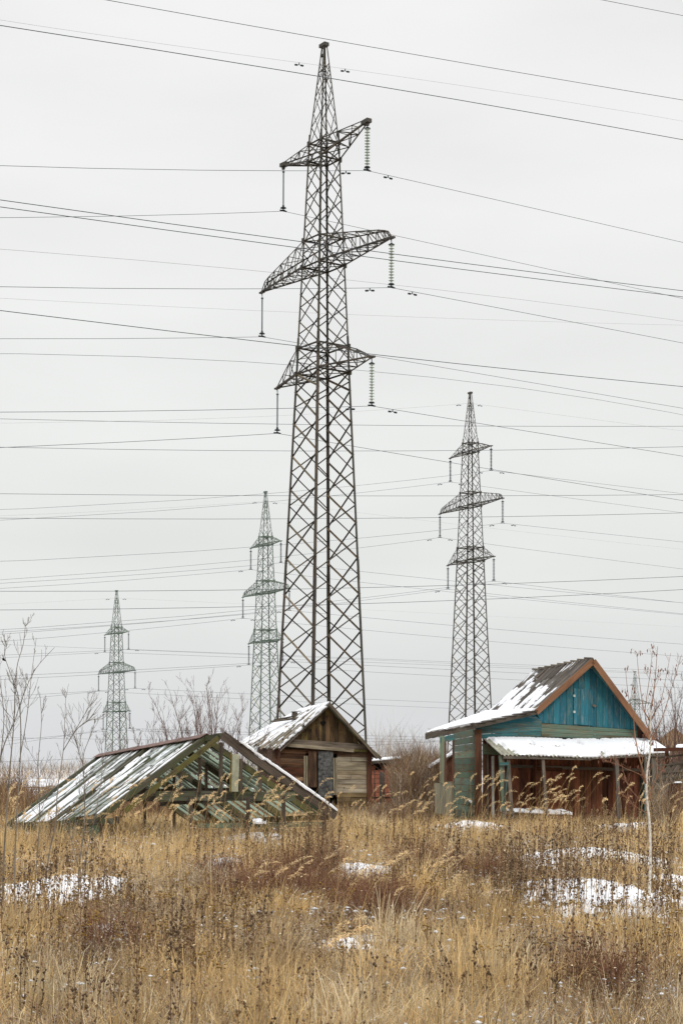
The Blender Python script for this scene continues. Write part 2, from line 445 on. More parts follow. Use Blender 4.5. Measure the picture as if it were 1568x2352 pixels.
# ------------------------------------------------------------------ overhead wires
VDIR = Vector((math.sin(R(55)), math.cos(R(55)), 0))
def damper(pts_fn, s, parent, side=1):
    """stockbridge damper hanging under the wire at arc distance s"""
    p = pts_fn(s); a = pts_fn(s - .24); b = pts_fn(s + .24); mb = MB()
    d = Vector((0, 0, -.12))
    mb.tube([p, p + d], .03, 5)
    mb.tube([a + d * 1.15, p + d, b + d * 1.15], .012, 4)
    mb.tube([a + d * 1.15 + (p - a) * -.1, a + d * 1.1 + (p - a) * .55], .05, 7, cap=True)
    mb.tube([b + d * 1.1 + (p - b) * .55, b + d * 1.15 + (p - b) * -.1], .05, 7, cap=True)
    mb.build('damper', M['fitting'], parent)
def hit_edge(A, v, px):
    k = (px - CX) / F
    return (k * A.y - A.x) / (v.x - k * v.y)
def att_wire(A, l, r, label, group, rad=0.015, v=VDIR, mat=None, S=260.0, damp=True, dd=1.35):
    """a wire through insulator end A; l, r = (px, py) it passes on each side of the tower"""
    half = {}
    for sg, q in ((-1, l), (1, r)):
        t = abs(hit_edge(A, v, q[0])); y = A.y + sg * t * v.y
        z = CAM_Z - (q[1] - HOR) / F * y
        half[sg] = (A.z - z) / (t - t * t / S)
    def fn(s):
        sg = -1 if s < 0 else 1; u = abs(s)
        return Vector((A.x + v.x * s, A.y + v.y * s, A.z - half[sg] * (u - u * u / S)))
    ss = [-S, -180, -130, -95, -70, -50, -35, -24, -16, -10, -5, -2, 0, 2, 5, 10, 16, 24, 35, 50, 70, 95, 130, 180, S]
    mb = MB(); mb.tube([fn(s) for s in ss], rad * .76, 6)
    o = mb.build('overhead_wire', mat or M['wire']); tag(o, label, 'wire', group)
    if damp: damper(fn, -dd, o); damper(fn, dd, o)
    return o
def free_wire(pts, Z0, label, rad=0.014, v=VDIR, mat=None, group='overhead wires of lines whose pylons stand outside the photo'):
    """pts: picture points it passes; Z0 = its distance at the middle column"""
    A = Vector((0, Z0, 0)); T = []; Zs = []
    for px, py in pts:
        t = hit_edge(A, v, px); y = Z0 + t * v.y
        T.append(t); Zs.append(CAM_Z - (py - HOR) / F * y)
    if len(pts) == 3: c = np.polyfit(T, Zs, 2)
    else:
        c1 = (Zs[1] - Zs[0]) / (T[1] - T[0]); b = 2.0e-4
        c = np.array([b, c1 - b * (T[0] + T[1]), Zs[0] - c1 * T[0] + b * T[0] * T[1]])
    t0, t1 = min(T) - 60, max(T) + 60
    ss = np.linspace(t0, t1, 26); mb = MB()
    mb.tube([Vector((v.x * s, Z0 + v.y * s, float(np.polyval(c, s)))) for s in ss], rad * .74, 6)
    o = mb.build('overhead_wire', mat or M['wire']); tag(o, label, 'wire', group)
    return o

def att_world(root, a): return root.matrix_world @ a
g = 'wires carried by the tallest pylon'
mw = lambda k: att_world(pyl_main, att[k])
att_wire(mw('peak'), (0, 46), (1568, 278), 'hair thin pale wire passing just under the top cap of the tallest pylon', g, .007, mat=M['wire_pale'], dd=1.5)
att_wire(mw((2, 1)), (0, 381), (1568, 557), 'wire held by the upper right glass insulator of the tallest pylon', g)
att_wire(mw((2, -1)), (0, 500), (1568, 686), 'wire held by the upper left rod insulator of the tallest pylon', g, damp=False)
att_wire(mw((1, 1)), (0, 659), (1568, 788), 'wire held by the middle right glass insulator of the tallest pylon', g)
att_wire(mw((1, -1)), (0, 778), (1568, 938), 'wire held by the middle left rod insulator of the tallest pylon', g, damp=False)
att_wire(mw((0, 1)), (0, 947), (1568, 1048), 'wire held by the lower right glass insulator of the tallest pylon', g)
att_wire(mw((0, -1)), (0, 1028), (1568, 1150), 'wire held by the lower left rod insulator of the tallest pylon', g, .016, damp=False)
def set_wires(root, at, v, edges, name, g, rad, pale=.009):
    nm = {(2, 1): 'upper right', (2, -1): 'upper left', (1, 1): 'middle right', (1, -1): 'middle left', (0, 1): 'lower right', (0, -1): 'lower left', 'peak': 'top cap'}
    for k, (l, r) in edges.items():
        if k == 'peak': att_wire(att_world(root, at[k]), l, r, 'faint wire at the top cap of ' + name, g, pale, v, M['wire_pale'])
        else: att_wire(att_world(root, at[k]), l, r, 'wire at %s insulator of %s' % (nm[k], name), g, rad, v)
vr = Vector((math.sin(R(60)), math.cos(R(60)), 0))
set_wires(pyl_r, att_std, vr, {'peak': ((0, 972), (1568, 990)), (2, 1): ((0, 1171), (1568, 1134)), (2, -1): ((0, 1195), (1568, 1178)),
    (1, 1): ((0, 1290), (1568, 1245)), (1, -1): ((0, 1332), (1568, 1307)), (0, 1): ((0, 1447), (1568, 1385)), (0, -1): ((0, 1457), (1568, 1410))},
    'the second largest pylon', 'wires carried by the second largest pylon', .017)
vm = Vector((math.sin(R(60)), math.cos(R(60)), 0))
set_wires(pyl_m, att_std, vm, {'peak': ((0, 1185), (1568, 1262)), (2, 1): ((0, 1340), (1568, 1385)), (2, -1): ((0, 1352), (1568, 1412)),
    (1, 1): ((0, 1452), (1568, 1480)), (1, -1): ((0, 1474), (1568, 1508)), (0, 1): ((0, 1553), (1568, 1563)), (0, -1): ((0, 1561), (1568, 1580))},
    'the half hidden pylon behind the tallest', 'wires carried by the half hidden pylon', .02)
vl = Vector((math.sin(R(57)), math.cos(R(57)), 0))
set_wires(pyl_l, att_std, vl, {'peak': ((0, 1388), (1568, 1440)), (2, 1): ((0, 1505), (1568, 1542)), (2, -1): ((0, 1511), (1568, 1550)),
    (1, 1): ((0, 1600), (1568, 1633)), (1, -1): ((0, 1611), (1568, 1645)), (0, 1): ((0, 1703), (1568, 1705)), (0, -1): ((0, 1713), (1568, 1712))},
    'the small leftmost pylon', 'wires carried by the leftmost pylon', .022)
fw = free_wire
fw([(245, 0), (784, 96), (1568, 230)], 58, 'uppermost long dark wire running just above the tallest pylon peak', .013)
fw([(0, 58), (784, 184), (1568, 321)], 56, 'bold dark wire crossing the narrow peak of the tallest pylon', .016)
fw([(1383, 0), (1568, 36)], 58, 'short stretch of wire cutting the top right corner of the photo', .013)
fw([(0, 459), (750, 563), (1568, 668)], 60, 'upper of two close bold wires crossing at the wide middle crossarm', .016)
fw([(0, 475), (750, 578), (1568, 682)], 60.5, 'lower of two close bold wires crossing at the wide middle crossarm', .016)
fw([(0, 572), (690, 632), (1568, 738)], 100, 'pale thin wire below the pair that crosses the wide middle crossarm', .010, mat=M['wire_pale'])
fw([(0, 685), (1568, 747)], 120, 'very faint pale wire just under the middle crossarm level', .008, mat=M['wire_pale'])
fw([(0, 713), (784, 806), (1568, 888)], 62, 'bold dark wire meeting the top of the lowest crossarm of the tallest pylon', .016)
fw([(0, 812), (800, 848), (1568, 953)], 100, 'thin wire running behind the lowest crossarm of the tallest pylon', .013)
vh = Vector((math.cos(R(12)), math.sin(R(12)), 0))
fw([(0, 962), (784, 976), (1568, 979)], 118, 'uppermost nearly level wire, just below the lowest crossarm', .018, vh)
fw([(0, 1027), (784, 1036), (1568, 1026)], 118, 'nearly level wire meeting the top arm of the second largest pylon', .018, vh)
fw([(0, 1134), (784, 1139), (1568, 1136)], 118, 'nearly level wire touching the peak of the half hidden pylon', .018, vh)
fw([(0, 1190), (784, 1191), (1568, 1178)], 118, 'nearly level wire passing just under the peak of the half hidden pylon', .018, vh)
fw([(0, 1358), (784, 1351), (1568, 1324)], 118, 'dark nearly level wire touching the peak of the leftmost pylon', .02, vh)
fw([(0, 1401), (784, 1388), (1568, 1354)], 118, 'lowest dark nearly level wire crossing the peak of the leftmost pylon', .02, vh)
fw([(0, 1480), (900, 1518), (1568, 1548)], 300, 'distant hairline wire passing just above the teal house ridge', .02, vl)
fw([(0, 1694), (784, 1703), (1568, 1700)], 300, 'low distant wire seen between the cabin and the teal house', .025, vh)
fw([(0, 1750), (850, 1712), (1568, 1668)], 280, 'lowest distant wire rising to the right between the cabin and the teal house', .03, vh)

# ------------------------------------------------------------------ building helpers
def yrange(poly, x):
    ys = []
    n = len(poly)
    for i in range(n):
        (x0, y0), (x1, y1) = poly[i], poly[(i + 1) % n]
        if x0 == x1:
            if abs(x - x0) < 1e-6: ys += [y0, y1]
            continue
        t = (x - x0) / (x1 - x0)
        if -1e-6 <= t <= 1 + 1e-6: ys.append(y0 + (y1 - y0) * t)
    return (min(ys), max(ys)) if ys else None
def vboards(mb, pl, poly, n, off=0.0, th=0.03, gap=0.5, tn=(.75, 1.15), jit=0.008, ragged=0.0, sat=.05, skip=()):
    """vertical boards filling a polygon given in picture points on wall plane pl"""
    xs = [p[0] for p in poly]; a, b = min(xs), max(xs)
    cuts = [a]
    ws = [rng.uniform(.75, 1.3) for _ in range(n)]; s_ = sum(ws)
    for w_ in ws: cuts.append(cuts[-1] + (b - a) * w_ / s_)
    for i in range(n):
        if i in skip: continue
        x0, x1 = cuts[i] + gap / 2, cuts[i + 1] - gap / 2
        brk = [x0] + [p[0] for p in poly if x0 + .5 < p[0] < x1 - .5] + [x1]
        top, bot = [], []; rg = rng.uniform(0, ragged); o = off + rng.uniform(-jit, jit)
        for x in sorted(brk):
            r = yrange(poly, min(max(x, a + 1e-4), b - 1e-4))
            if r is None: continue
            top.append(pl.hit(x, r[0], o)); bot.append(pl.hit(x, r[1] - rg, o))
        pts = top + bot[::-1]
        if len(pts) >= 4: mb.prism(pts, -pl.n * th, tone(*tn, sat), along=(0, 0, 1))
def hboards(mb, pl, xl, xr, tl, tr, bl, br, n, off=0.0, th=0.035, gap=0.4, tn=(.75, 1.15), jit=0.01, splits=(), sat=.05, tones=None):
    """horizontal boards between px xl..xr; t* / b* are the top and bottom rows at each end"""
    for i in range(n):
        segs = [xl] + [x for x in splits if rng.random() < .6] + [xr]
        for a, b in zip(segs[:-1], segs[1:]):
            o = off + rng.uniform(-jit, jit)
            def yy(x, k):
                t = (x - xl) / (xr - xl); tp = tl + (tr - tl) * t; bt = bl + (br - bl) * t
                return tp + (bt - tp) * k / n
            a2, b2 = a + (.2 if a != xl else 0), b - (.2 if b != xr else 0)
            pts = [pl.hit(a2, yy(a2, i) + gap / 2, o), pl.hit(b2, yy(b2, i) + gap / 2, o), pl.hit(b2, yy(b2, i + 1) - gap / 2, o), pl.hit(a2, yy(a2, i + 1) - gap / 2, o)]
            mb.prism(pts, -pl.n * th, tones[i] if tones else tone(*tn, sat), along=pl.e)
def slope_boards(mb, A, B, C, D, n, th=0.03, jit=0.02, tn=(.7, 1.15), ragged=0.1, gap=.01, splits=0):
    """roof boards running from the ridge A-B down to the eave D-C"""
    A, B, C, D = map(Vector, (A, B, C, D)); nr = (B - A).cross(D - A).normalized()
    if nr.z < 0: nr = -nr
    for i in range(n):
        t0, t1 = i / n + gap / 2, (i + 1) / n - gap / 2
        a, b, c, d = A.lerp(B, t0), A.lerp(B, t1), D.lerp(C, t1), D.lerp(C, t0)
        e = rng.uniform(-ragged, ragged); al = (d - a).normalized()
        c = c + al * e; d = d + al * e; o = nr * rng.uniform(-jit, jit)
        nn = splits + 1
        for k in range(nn):
            k0, k1 = k / nn, (k + 1) / nn
            oo = o + nr * (0.012 * k)
            q = [a.lerp(d, k0), b.lerp(c, k0), b.lerp(c, k1), a.lerp(d, k1)]
            q = [p + oo + nr * rng.uniform(-jit, jit) * .5 for p in q]
            mb.prism(q, -nr * th, tone(*tn), along=al)
def snow_sheet(A, B, C, D, nu, nv, th, thr, seed, su=1.0, sv=1.0, bias=None, corr=None, lift=0.0):
    """a lumpy layer of snow on the quad A B C D, broken where noise is below thr"""
    A, B, C, D = map(Vector, (A, B, C, D)); nr = (B - A).cross(D - A).normalized()
    if nr.z < 0: nr = -nr
    mb = MB(); V = []; Mk = []
    for j in range(nv + 1):
        for i in range(nu + 1):
            u, v = i / nu, j / nv
            p = A.lerp(B, u).lerp(D.lerp(C, u), v)
            q = mn.fractal(Vector((u * su + seed, v * sv, seed * 1.7)), 0.8, 2.1, 4) * 0.5 + 0.5
            m = q - thr + (bias(u, v) if bias else 0)
            ed = min(u, 1 - u, v, 1 - v) * 9
            h = max(-0.03, min(th, m * th * 5)) * min(1, .35 + ed) + (0.006 * mn.noise(p * 7) if m > 0 else 0)
            if corr: h += corr(u, v)
            V.append(p + nr * (h + lift)); Mk.append(m)
    Fs = []
    for j in range(nv):
        for i in range(nu):
            a = j * (nu + 1) + i; q = (a, a + 1, a + nu + 2, a + nu + 1)
            if max(Mk[k] for k in q) > 0: Fs.append(q)
    mb.add(V, Fs)
    # skirt along open edges so the layer has thickness
    from collections import Counter
    ec = Counter()
    for q in Fs:
        for a, b in zip(q, q[1:] + q[:1]): ec[(min(a, b), max(a, b))] += 1
    for (a, b), n_ in ec.items():
        if n_ == 1:
            dn = -nr * (th + .01)
            mb.add([V[a], V[b], V[b] + dn, V[a] + dn], [(0, 1, 2, 3)])
    return mb

# ------------------------------------------------------------------ wood materials
M['teal'] = wood('peeling_teal_paint_boards', (0.06, 0.10, 0.10), (0.30, 0.38, 0.38), paint=(0.028, 0.155, 0.20), peel=0.44)
M['green'] = wood('faded_green_paint_boards', (0.09, 0.075, 0.045), (0.24, 0.24, 0.17), paint=(0.115, 0.175, 0.135), peel=0.485)
M['tealgreen'] = wood('blue_green_paint_boards', (0.06, 0.075, 0.06), (0.2, 0.23, 0.18), paint=(0.045, 0.155, 0.165), peel=0.47)
M['brown'] = wood('brown_painted_wood', (0.075, 0.032, 0.02), (0.20, 0.095, 0.055))
M['barge'] = wood('brown_barge_board', (0.15, 0.072, 0.04), (0.30, 0.155, 0.085))
M['redwall'] = wood('dark_red_brown_planks', (0.045, 0.02, 0.013), (0.34, 0.135, 0.075))
M['grey'] = wood('weathered_grey_wood', (0.05, 0.042, 0.034), (0.24, 0.205, 0.165))
M['greysnow'] = wood('weathered_roof_boards_with_snow', (0.09, 0.075, 0.055), (0.35, 0.30, 0.225), snow=0.61)
M['shingle'] = wood('dark_roof_boards', (0.035, 0.03, 0.027), (0.17, 0.145, 0.12), snow=0.60)
M['logdark'] = wood('dark_log_wall', (0.025, 0.014, 0.009), (0.19, 0.11, 0.065))
M['loglight'] = wood('pale_worn_boards', (0.13, 0.105, 0.07), (0.46, 0.40, 0.30))
M['gabledark'] = wood('dark_stained_gable', (0.018, 0.011, 0.007), (0.16, 0.098, 0.045), moss=(0.17, 0.125, 0.04), mossamt=0.56)
M['mossy'] = wood('mossy_green_grey_timber', (0.028, 0.028, 0.022), (0.16, 0.155, 0.12), moss=(0.095, 0.11, 0.055), mossamt=0.52)
M['mossyellow'] = wood('mossy_yellow_timber', (0.025, 0.02, 0.014), (0.12, 0.10, 0.06), moss=(0.12, 0.11, 0.035), mossamt=0.52)
M['palegreen'] = wood('pale_green_painted_timber', (0.08, 0.07, 0.05), (0.22, 0.20, 0.145), paint=(0.15, 0.20, 0.145), peel=0.48)
M['palewall'] = wood('worn_grey_green_boards', (0.10, 0.085, 0.06), (0.27, 0.23, 0.16), paint=(0.13, 0.165, 0.12), peel=0.56)
M['greenbar'] = wood('pale_green_glazing_bar', (0.09, 0.10, 0.07), (0.28, 0.31, 0.23), paint=(0.33, 0.42, 0.33), peel=0.44)
M['tar'] = plain('torn_black_tar_paper', (0.065, 0.068, 0.07), 0.8, 0, 0.6, 9.0, col2=(0.15, 0.15, 0.145), bump=.6)
M['cap'] = plain('rusty_brown_ridge_sheet', (0.16, 0.092, 0.075), 0.6, 0.1, 0.25, 4)
M['pane'] = plain('frosted_greenhouse_glass', (0.20, 0.24, 0.215), 0.5, 0, 0.2, 3.0, col2=(0.44, 0.48, 0.46), spec=.3)
M['paneg'] = plain('dirty_green_glass', (0.20, 0.26, 0.20), 0.25, 0, 0.3, 4.0, col2=(0.38, 0.45, 0.38), spec=.6)
M['slate'] = plain('corrugated_slate_sheet', (0.36, 0.35, 0.28), 0.8, 0, 0.25, 5.0, bump=.3)
M['block'] = plain('red_clay_blocks', (0.50, 0.185, 0.12), 0.85, 0, 0.15, 8.0, bump=.3)
M['mortar'] = plain('grey_mortar', (0.16, 0.11, 0.09), 0.9, 0, 0.2)
M['near_black'] = plain('hollow_shade_and_black_film', (0.006, 0.005, 0.004), 0.95, 0, 0.1)  # near-black stands in for shade inside openings; plain black on the plastic film
M['white'] = plain('chalky_white_paint', (0.55, 0.56, 0.52), 0.7, 0, 0.2, 12)
M['rust'] = plain('rust_brown_thatch', (0.21, 0.125, 0.065), 0.9, 0, 0.3, 5, bump=.6)

# ------------------------------------------------------------------ teal wooden house on the right
HP = Plane(1088, 55, 11); HO = HP.hit(1290, 1890); HO.z = 0
house = thing('wooden_house', HO, 'blue-green wooden house with a steep gable and snow on its lean-to roof and awning', 'house')
hb = lambda mb, name, mat, parent=house, **k: mb.build(name, mat, parent, HO, **k)
H = HP.hit
LW = Plane(1088, 55, 11 + 90 + 3)          # left wall plane (runs away from the camera)
LW.n = Vector((-abs(LW.n.x), LW.n.y, 0)) if LW.n.x > 0 else LW.n
# gable boards
mb = MB(); gp = [(1233, 1646), (1361.5, 1527), (1487, 1676), (1250, 1661), (1241, 1661)]
gp = [(1232, 1640), (1361.5, 1524), (1480, 1664), (1466, 1677), (1400, 1672), (1320, 1666), (1243, 1660)]
vboards(mb, HP, gp, 19, 0, .03, .75, (.66, 1.3), .01, sat=.08); hb(mb, 'gable_boards', M['teal'])
mb = MB(); vboards(mb, HP, [(1317, 1581), (1361, 1584), (1361, 1667), (1317, 1663)], 5, .035, .025, .5, (.8, 1.35), .003); hatch = hb(mb, 'hatch_door', M['teal'])
for y in (1598, 1635):
    mb = MB(); mb.prism([H(1316, y - 2.6, .05), H(1320.5, y - 2.4, .05), H(1320.5, y + 2.6, .05), H(1316, y + 2.4, .05)], -HP.n * .03); hb(mb, 'hinge', M['white'], hatch)
mb = MB(); mb.beam(H(1360, 1619, .07), H(1368, 1622.5, .07), .03, .07); hb(mb, 'latch', M['grey'], hatch)
# frieze boards under the gable, lower left triangle boards
mb = MB(); hboards(mb, HP, 1243, 1467, 1661, 1677, 1692, 1700, 3, .03, .03, .5, (.8, 1.2), .006, (1361,)); hb(mb, 'frieze_boards', M['green'])
mb = MB(); hboards(mb, HP, 1093, 1243, 1666, 1655, 1697, 1692, 3, .02, .03, .5, (.8, 1.15), .006, (1150, 1190)); hb(mb, 'side_boards', M['tealgreen'])
mb = MB(); mb.prism([H(1095, 1665, .01), H(1225, 1640, .01), H(1243, 1656, .01), H(1243, 1667, .01), H(1100, 1680, .01)], -HP.n * .03, (1, 1, 1), along=HP.e); hb(mb, 'infill_board', M['teal'])
mb = MB(); mb.prism([H(1462, 1660, .06), H(1478, 1672, .06), H(1480, 1700, .06), H(1464, 1698, .06)], -HP.n * .05, (.5, .5, .5)); hb(mb, 'frieze_end', M['brown'])
# roof: steep main slopes
Ra, Rb = H(1361.5, 1511, .38), H(1220.4, 1540.5, -5.0)
El, Eb = H(1231, 1632, .38), H(1119.5, 1636, -5.0)
Er = H(1506, 1708, .38); Erb = Er - (Ra - Rb) * 1.0
mb = MB(); slope_boards(mb, Rb, Ra, El, Eb, 17, .03, .022, (.7, 1.2), .05, .004, splits=2); steep = hb(mb, 'steep_roof_slope', M['shingle'])
for k in range(9):
    t = (k + .6) / 9.4; p = Rb.lerp(Ra, t); mbk = MB(); mbk.beam(p + Vector((-.12, -.02, .03)), p + Vector((.16, 0, .02)), .05, .06); hb(mbk, 'ridge_batten', M['grey'], steep)
sb = snow_sheet(Rb, Ra, El, Eb, 140, 90, .035, .52, 3.3, 18.0, 2.8, bias=lambda u, v: -0.62 + 0.62 * min(1, v * 1.35) + .16 * math.sin(3.1 * v) - .42 * max(0, u - .62) * (1.3 - v) * 2 - (.28 if u > .93 else 0), lift=.035)
hb(sb, 'snow_cover', M['snow'], steep, smooth=True)
mb = MB(); slope_boards(mb, Ra, Rb, Erb, Er, 12, .03, .01); hb(mb, 'rear_roof_slope', M['shingle'])
# teal soffit boards seen under the right slope
off = Vector((0, 0, -.07))
q = [H(1361, 1524, .36), H(1498, 1704, .36), H(1492, 1706, .02), H(1361, 1527, .02)]
mb = MB(); mb.prism(q, Vector((0, 0, .02)), (.8, .85, .9), along=(q[1] - q[0]).normalized()); hb(mb, 'soffit', M['tealgreen'])
mb = MB(); mb.beam(H(1359, 1531, .09), H(1474, 1662, .09), .11, .04, up=HP.n, col=(1.6, 1.5, 1.5)); hb(mb, 'gable_trim', M['tealgreen'])
# barge boards
for a, b in (((1361.5, 1512), (1231, 1632)), ((1361.5, 1512), (1507, 1709))):
    mb = MB(); A0, B0 = H(a[0], a[1] + 6, .42), H(b[0], b[1] + 4, .42)
    mb.beam(A0, B0, .035, .19, up=(0, 0, 1)); hb(mb, 'barge_board', M['barge'])
# lean-to roof on the left
Fl, Bl = H(1089.5, 1664, .38), H(978, 1686, -3.4)
Blb = Bl.lerp(Eb, .0)
mb = MB(); slope_boards(mb, Eb, El, Fl, Bl, 12, .04, .02, (.7, 1.1), .06, .004, splits=1); lean = hb(mb, 'lean_to_roof', M['shingle'])
sb = snow_sheet(Eb, El, Fl, Bl, 60, 60, .07, .30, 8.1, 4, 4, bias=lambda u, v: .25 - .30 * (v > .93) * abs(math.sin(u * 17)), lift=.05)
hb(sb, 'snow_cover', M['snow'], lean, smooth=True)
mb = MB()                                     # rotten eave fascia in broken pieces
for k in range(7):
    a = Fl.lerp(Bl, k / 7) + Vector((0, 0, -.07 + rng.uniform(-.02, .02))); b = Fl.lerp(Bl, (k + 1.03) / 7) + Vector((0, 0, -.09 + rng.uniform(-.03, .02)))
    mb.beam(a, b, .06, .17 + .03 * (k > 3), col=tone(.6, 1.2))
hb(mb, 'eave_fascia', M['grey'], lean)
mb = MB(); mb.beam(El + Vector((0, 0, -.06)), Fl + Vector((0, 0, -.06)), .05, .13, col=(.6, .6, .6)); hb(mb, 'rake_board', M['grey'], lean)
for k in range(6):
    mb = MB(); p = El.lerp(Fl, (k + .5) / 6); mb.prism([p + Vector((-.3, -.06, -.03)), p + Vector((.2, -.06, .02)), p + Vector((.2, .3, .02)), p + Vector((-.3, .3, -.03))], (0, 0, .03), tone(.6, 1)); hb(mb, 'broken_shingle', M['shingle'], lean)
# corner post, left wall
mb = MB(); mb.prism([H(1088.5, 1675, .06), H(1106, 1675, .06), H(1105.5, 1897, .06), H(1087.5, 1897, .06)], -HP.n * .22, (1, 1, 1)); hb(mb, 'corner_post', M['brown'])
mb = MB(); hboards(mb, LW, 1041.5, 1089, 1684, 1674, 1874, 1886, 13, .0, .03, .9, (.62, 1.3), .012, sat=.09); hb(mb, 'side_wall_boards', M['green'])
mb = MB(); hboards(mb, LW, 1010, 1042, 1693.5, 1686, 1705, 1699, 2, .02, .04, .4, (.9, 1.2)); hb(mb, 'window_lintel', M['tealgreen'])
wf = MB(); wf.prism([LW.hit(1009.5, 1690, .03), LW.hit(1015.5, 1690, .03), LW.hit(1014.5, 1800, .03), LW.hit(1008.5, 1800, .03)], -LW.n * .06, (1.3, 1.3, 1.2)); wpost = hb(wf, 'window_post', M['palegreen'])
mb = MB(); mb.prism([LW.hit(1016.5, 1700, 0), LW.hit(1023, 1698, 0), LW.hit(1023, 1797, 0), LW.hit(1016.5, 1798, 0)], -LW.n * .02, (.8, .8, .8)); hb(mb, 'window_frame', M['brown'])
mb = MB(); mb.prism([LW.hit(1038, 1697, 0), LW.hit(1041.5, 1697, 0), LW.hit(1041.5, 1797, 0), LW.hit(1038, 1797, 0)], -LW.n * .02, (.6, .6, .6)); hb(mb, 'window_frame', M['brown'])
mb = MB(); mb.beam(LW.hit(1009, 1798.5, .05), LW.hit(1042, 1797, .05), .09, .05); hb(mb, 'window_sill', M['grey'])
mb = MB(); vboards(mb, LW, [(996, 1799), (1041.5, 1798), (1041.5, 1880), (998, 1868)], 7, .02, .03, .4, (.8, 1.3), .01, 2); hb(mb, 'lower_wall_boards', M['palewall'])
mb = MB(); mb.prism([LW.hit(1041, 1866, .12), LW.hit(1089, 1868, .12), LW.hit(1088, 1899, .12), LW.hit(1041, 1893, .12)], -LW.n * .1, (.8, .9, .9), along=LW.e); hb(mb, 'base_board', M['tealgreen'])
# snowy bench by the side wall
BO = H(1045, 1890, .9); BO.z = 0
bench = thing('bench', BO, 'narrow snow topped plank bench against the green side wall', 'bench')
a, b = P(1009, 1841, 54.3), P(1082, 1842.5, 53.9)
mb = MB(); mb.beam(a, b, .3, .05); mb.build('seat', M['grey'], bench, BO)
sb = snow_sheet(a + Vector((0, .14, .03)), b + Vector((0, .14, .03)), b + Vector((0, -.14, .03)), a + Vector((0, -.14, .03)), 24, 6, .05, .3, 5.2, 6, 2); sb.build('snow_cover', M['snow'], bench, BO, smooth=True)
for t in (.12, .5, .88):
    p = a.lerp(b, t); mb = MB(); mb.beam(p - Vector((0, 0, .03)), Vector((p.x, p.y, 0)), .06, .06); mb.build('leg', M['grey'], bench, BO)
# recessed brown wall, floor, back wall and roof shade of the porch
mb = MB(); vboards(mb, HP, [(1108, 1694), (1482, 1702), (1480, 1890), (1108, 1895)], 27, -.45, .03, .7, (.35, 1.35), .02, 3, sat=.1); hb(mb, 'porch_wall', M['redwall'])
mb = MB(); mb.beam(H(1150, 1759, -.38), H(1476, 1769, -.38), .04, .1); hb(mb, 'wall_rail', M['grey'])
mb = MB(); mb.beam(H(1228, 1765, -.36), H(1290, 1768, -.36), .03, .12, col=(.7, .6, .5)); hb(mb, 'wall_batten', M['brown'])
mb = MB(); mb.beam(H(1120, 1793, -.38), H(1112, 1790, -.38), .05, .05); hb(mb, 'wall_peg', M['grey'])
mb = MB(); mb.prism([H(1108, 1890, 0), H(1108, 1894, -.45), H(1480, 1890, -.45), H(1480, 1886, 0)], (0, 0, .05), (.6, .5, .4)); hb(mb, 'porch_floor', M['grey'])
# carcass behind the facade so that the house has a body from the side
c0, c1 = H(1230, 1660, -.1), H(1478, 1672, -.1); dp = Vector((-math.sin(R(11)), math.cos(R(11)), 0)) * 4.8
mb = MB(); bz = Vector((0, 0, 1))
def wallq(a, b, top_a, top_b): mb.prism([Vector((a.x, a.y, -.1)), Vector((b.x, b.y, -.1)), Vector((b.x, b.y, top_b)), Vector((a.x, a.y, top_a))], Vector((.03, .03, 0)), (.8, .8, .8))
wallq(c1, c1 + dp, 2.9, 2.9); hb(mb, 'right_wall', M['tealgreen'])
mb = MB(); wallq(c0, c0 + dp, 3.25, 3.25); hb(mb, 'inner_wall', M['redwall'])
mb = MB(); a, b = c0 + dp, c1 + dp; ap = Rb - Vector((0, 0, .12))
mb.prism([Vector((a.x, a.y, -.1)), Vector((b.x, b.y, -.1)), Vector((b.x, b.y, 2.9)), Vector((ap.x, b.y - .1, ap.z)), Vector((a.x, a.y, 3.25))], Vector((0, .03, 0)), (.8, .8, .8)); hb(mb, 'back_wall', M['tealgreen'])
# porch openings left: thin posts
for x, wd, mt, y0 in ((1112, 5, 'brown', 1733), (1119.5, 3, 'grey', 1733), (1131.5, 4.5, 'white', 1737)):
    mb = MB(); mb.prism([H(x - wd / 2, y0, .02), H(x + wd / 2, y0, .02), H(x + wd / 2 + .8, 1890, .02), H(x - wd / 2 + .8, 1890, .02)], -HP.n * .08); hb(mb, 'porch_post', M[mt])
mb = MB(); mb.prism([H(1108, 1706, .04), H(1146, 1726, .04), H(1146, 1734, .04), H(1108, 1732, .04)], -HP.n * .04, (1.1, 1.1, 1), along=HP.e); hb(mb, 'porch_gusset', M['green'])
# awning with corrugated sheet and snow
AO = 1.7
aw = [H(1110, 1697, .03), H(1493, 1701, .03), P(1537, 1731, 53.6), P(1153, 1733, 53.1)]
aw[2] = HP.hit(1537, 1730, AO); aw[3] = HP.hit(1151, 1734, AO)
midl, midr = HP.hit(1358, 1739, AO), aw[2]
def awp(u, v):
    t = aw[0].lerp(aw[1], u); b = aw[3].lerp(midl, u / .535) if u < .535 else midl.lerp(midr, (u - .535) / .465)
    return t.lerp(b, v)
def corr(u): return .028 * math.sin(u * 2 * math.pi * 42)
mb = MB(); nu, nv = 336, 8; V = []; Fs = []
for j in range(nv + 1):
    for i in range(nu + 1):
        u, v = i / nu, j / nv; V.append(awp(u, v * (1.0 + .012 * math.sin(u * 90))) + Vector((0, 0, corr(u) + .012 * math.sin(u * 9))))
for j in range(nv):
    for i in range(nu):
        a = j * (nu + 1) + i; Fs.append((a, a + 1, a + nu + 2, a + nu + 1))
n0 = len(V); V2 = [p - Vector((0, 0, .012)) for p in V]
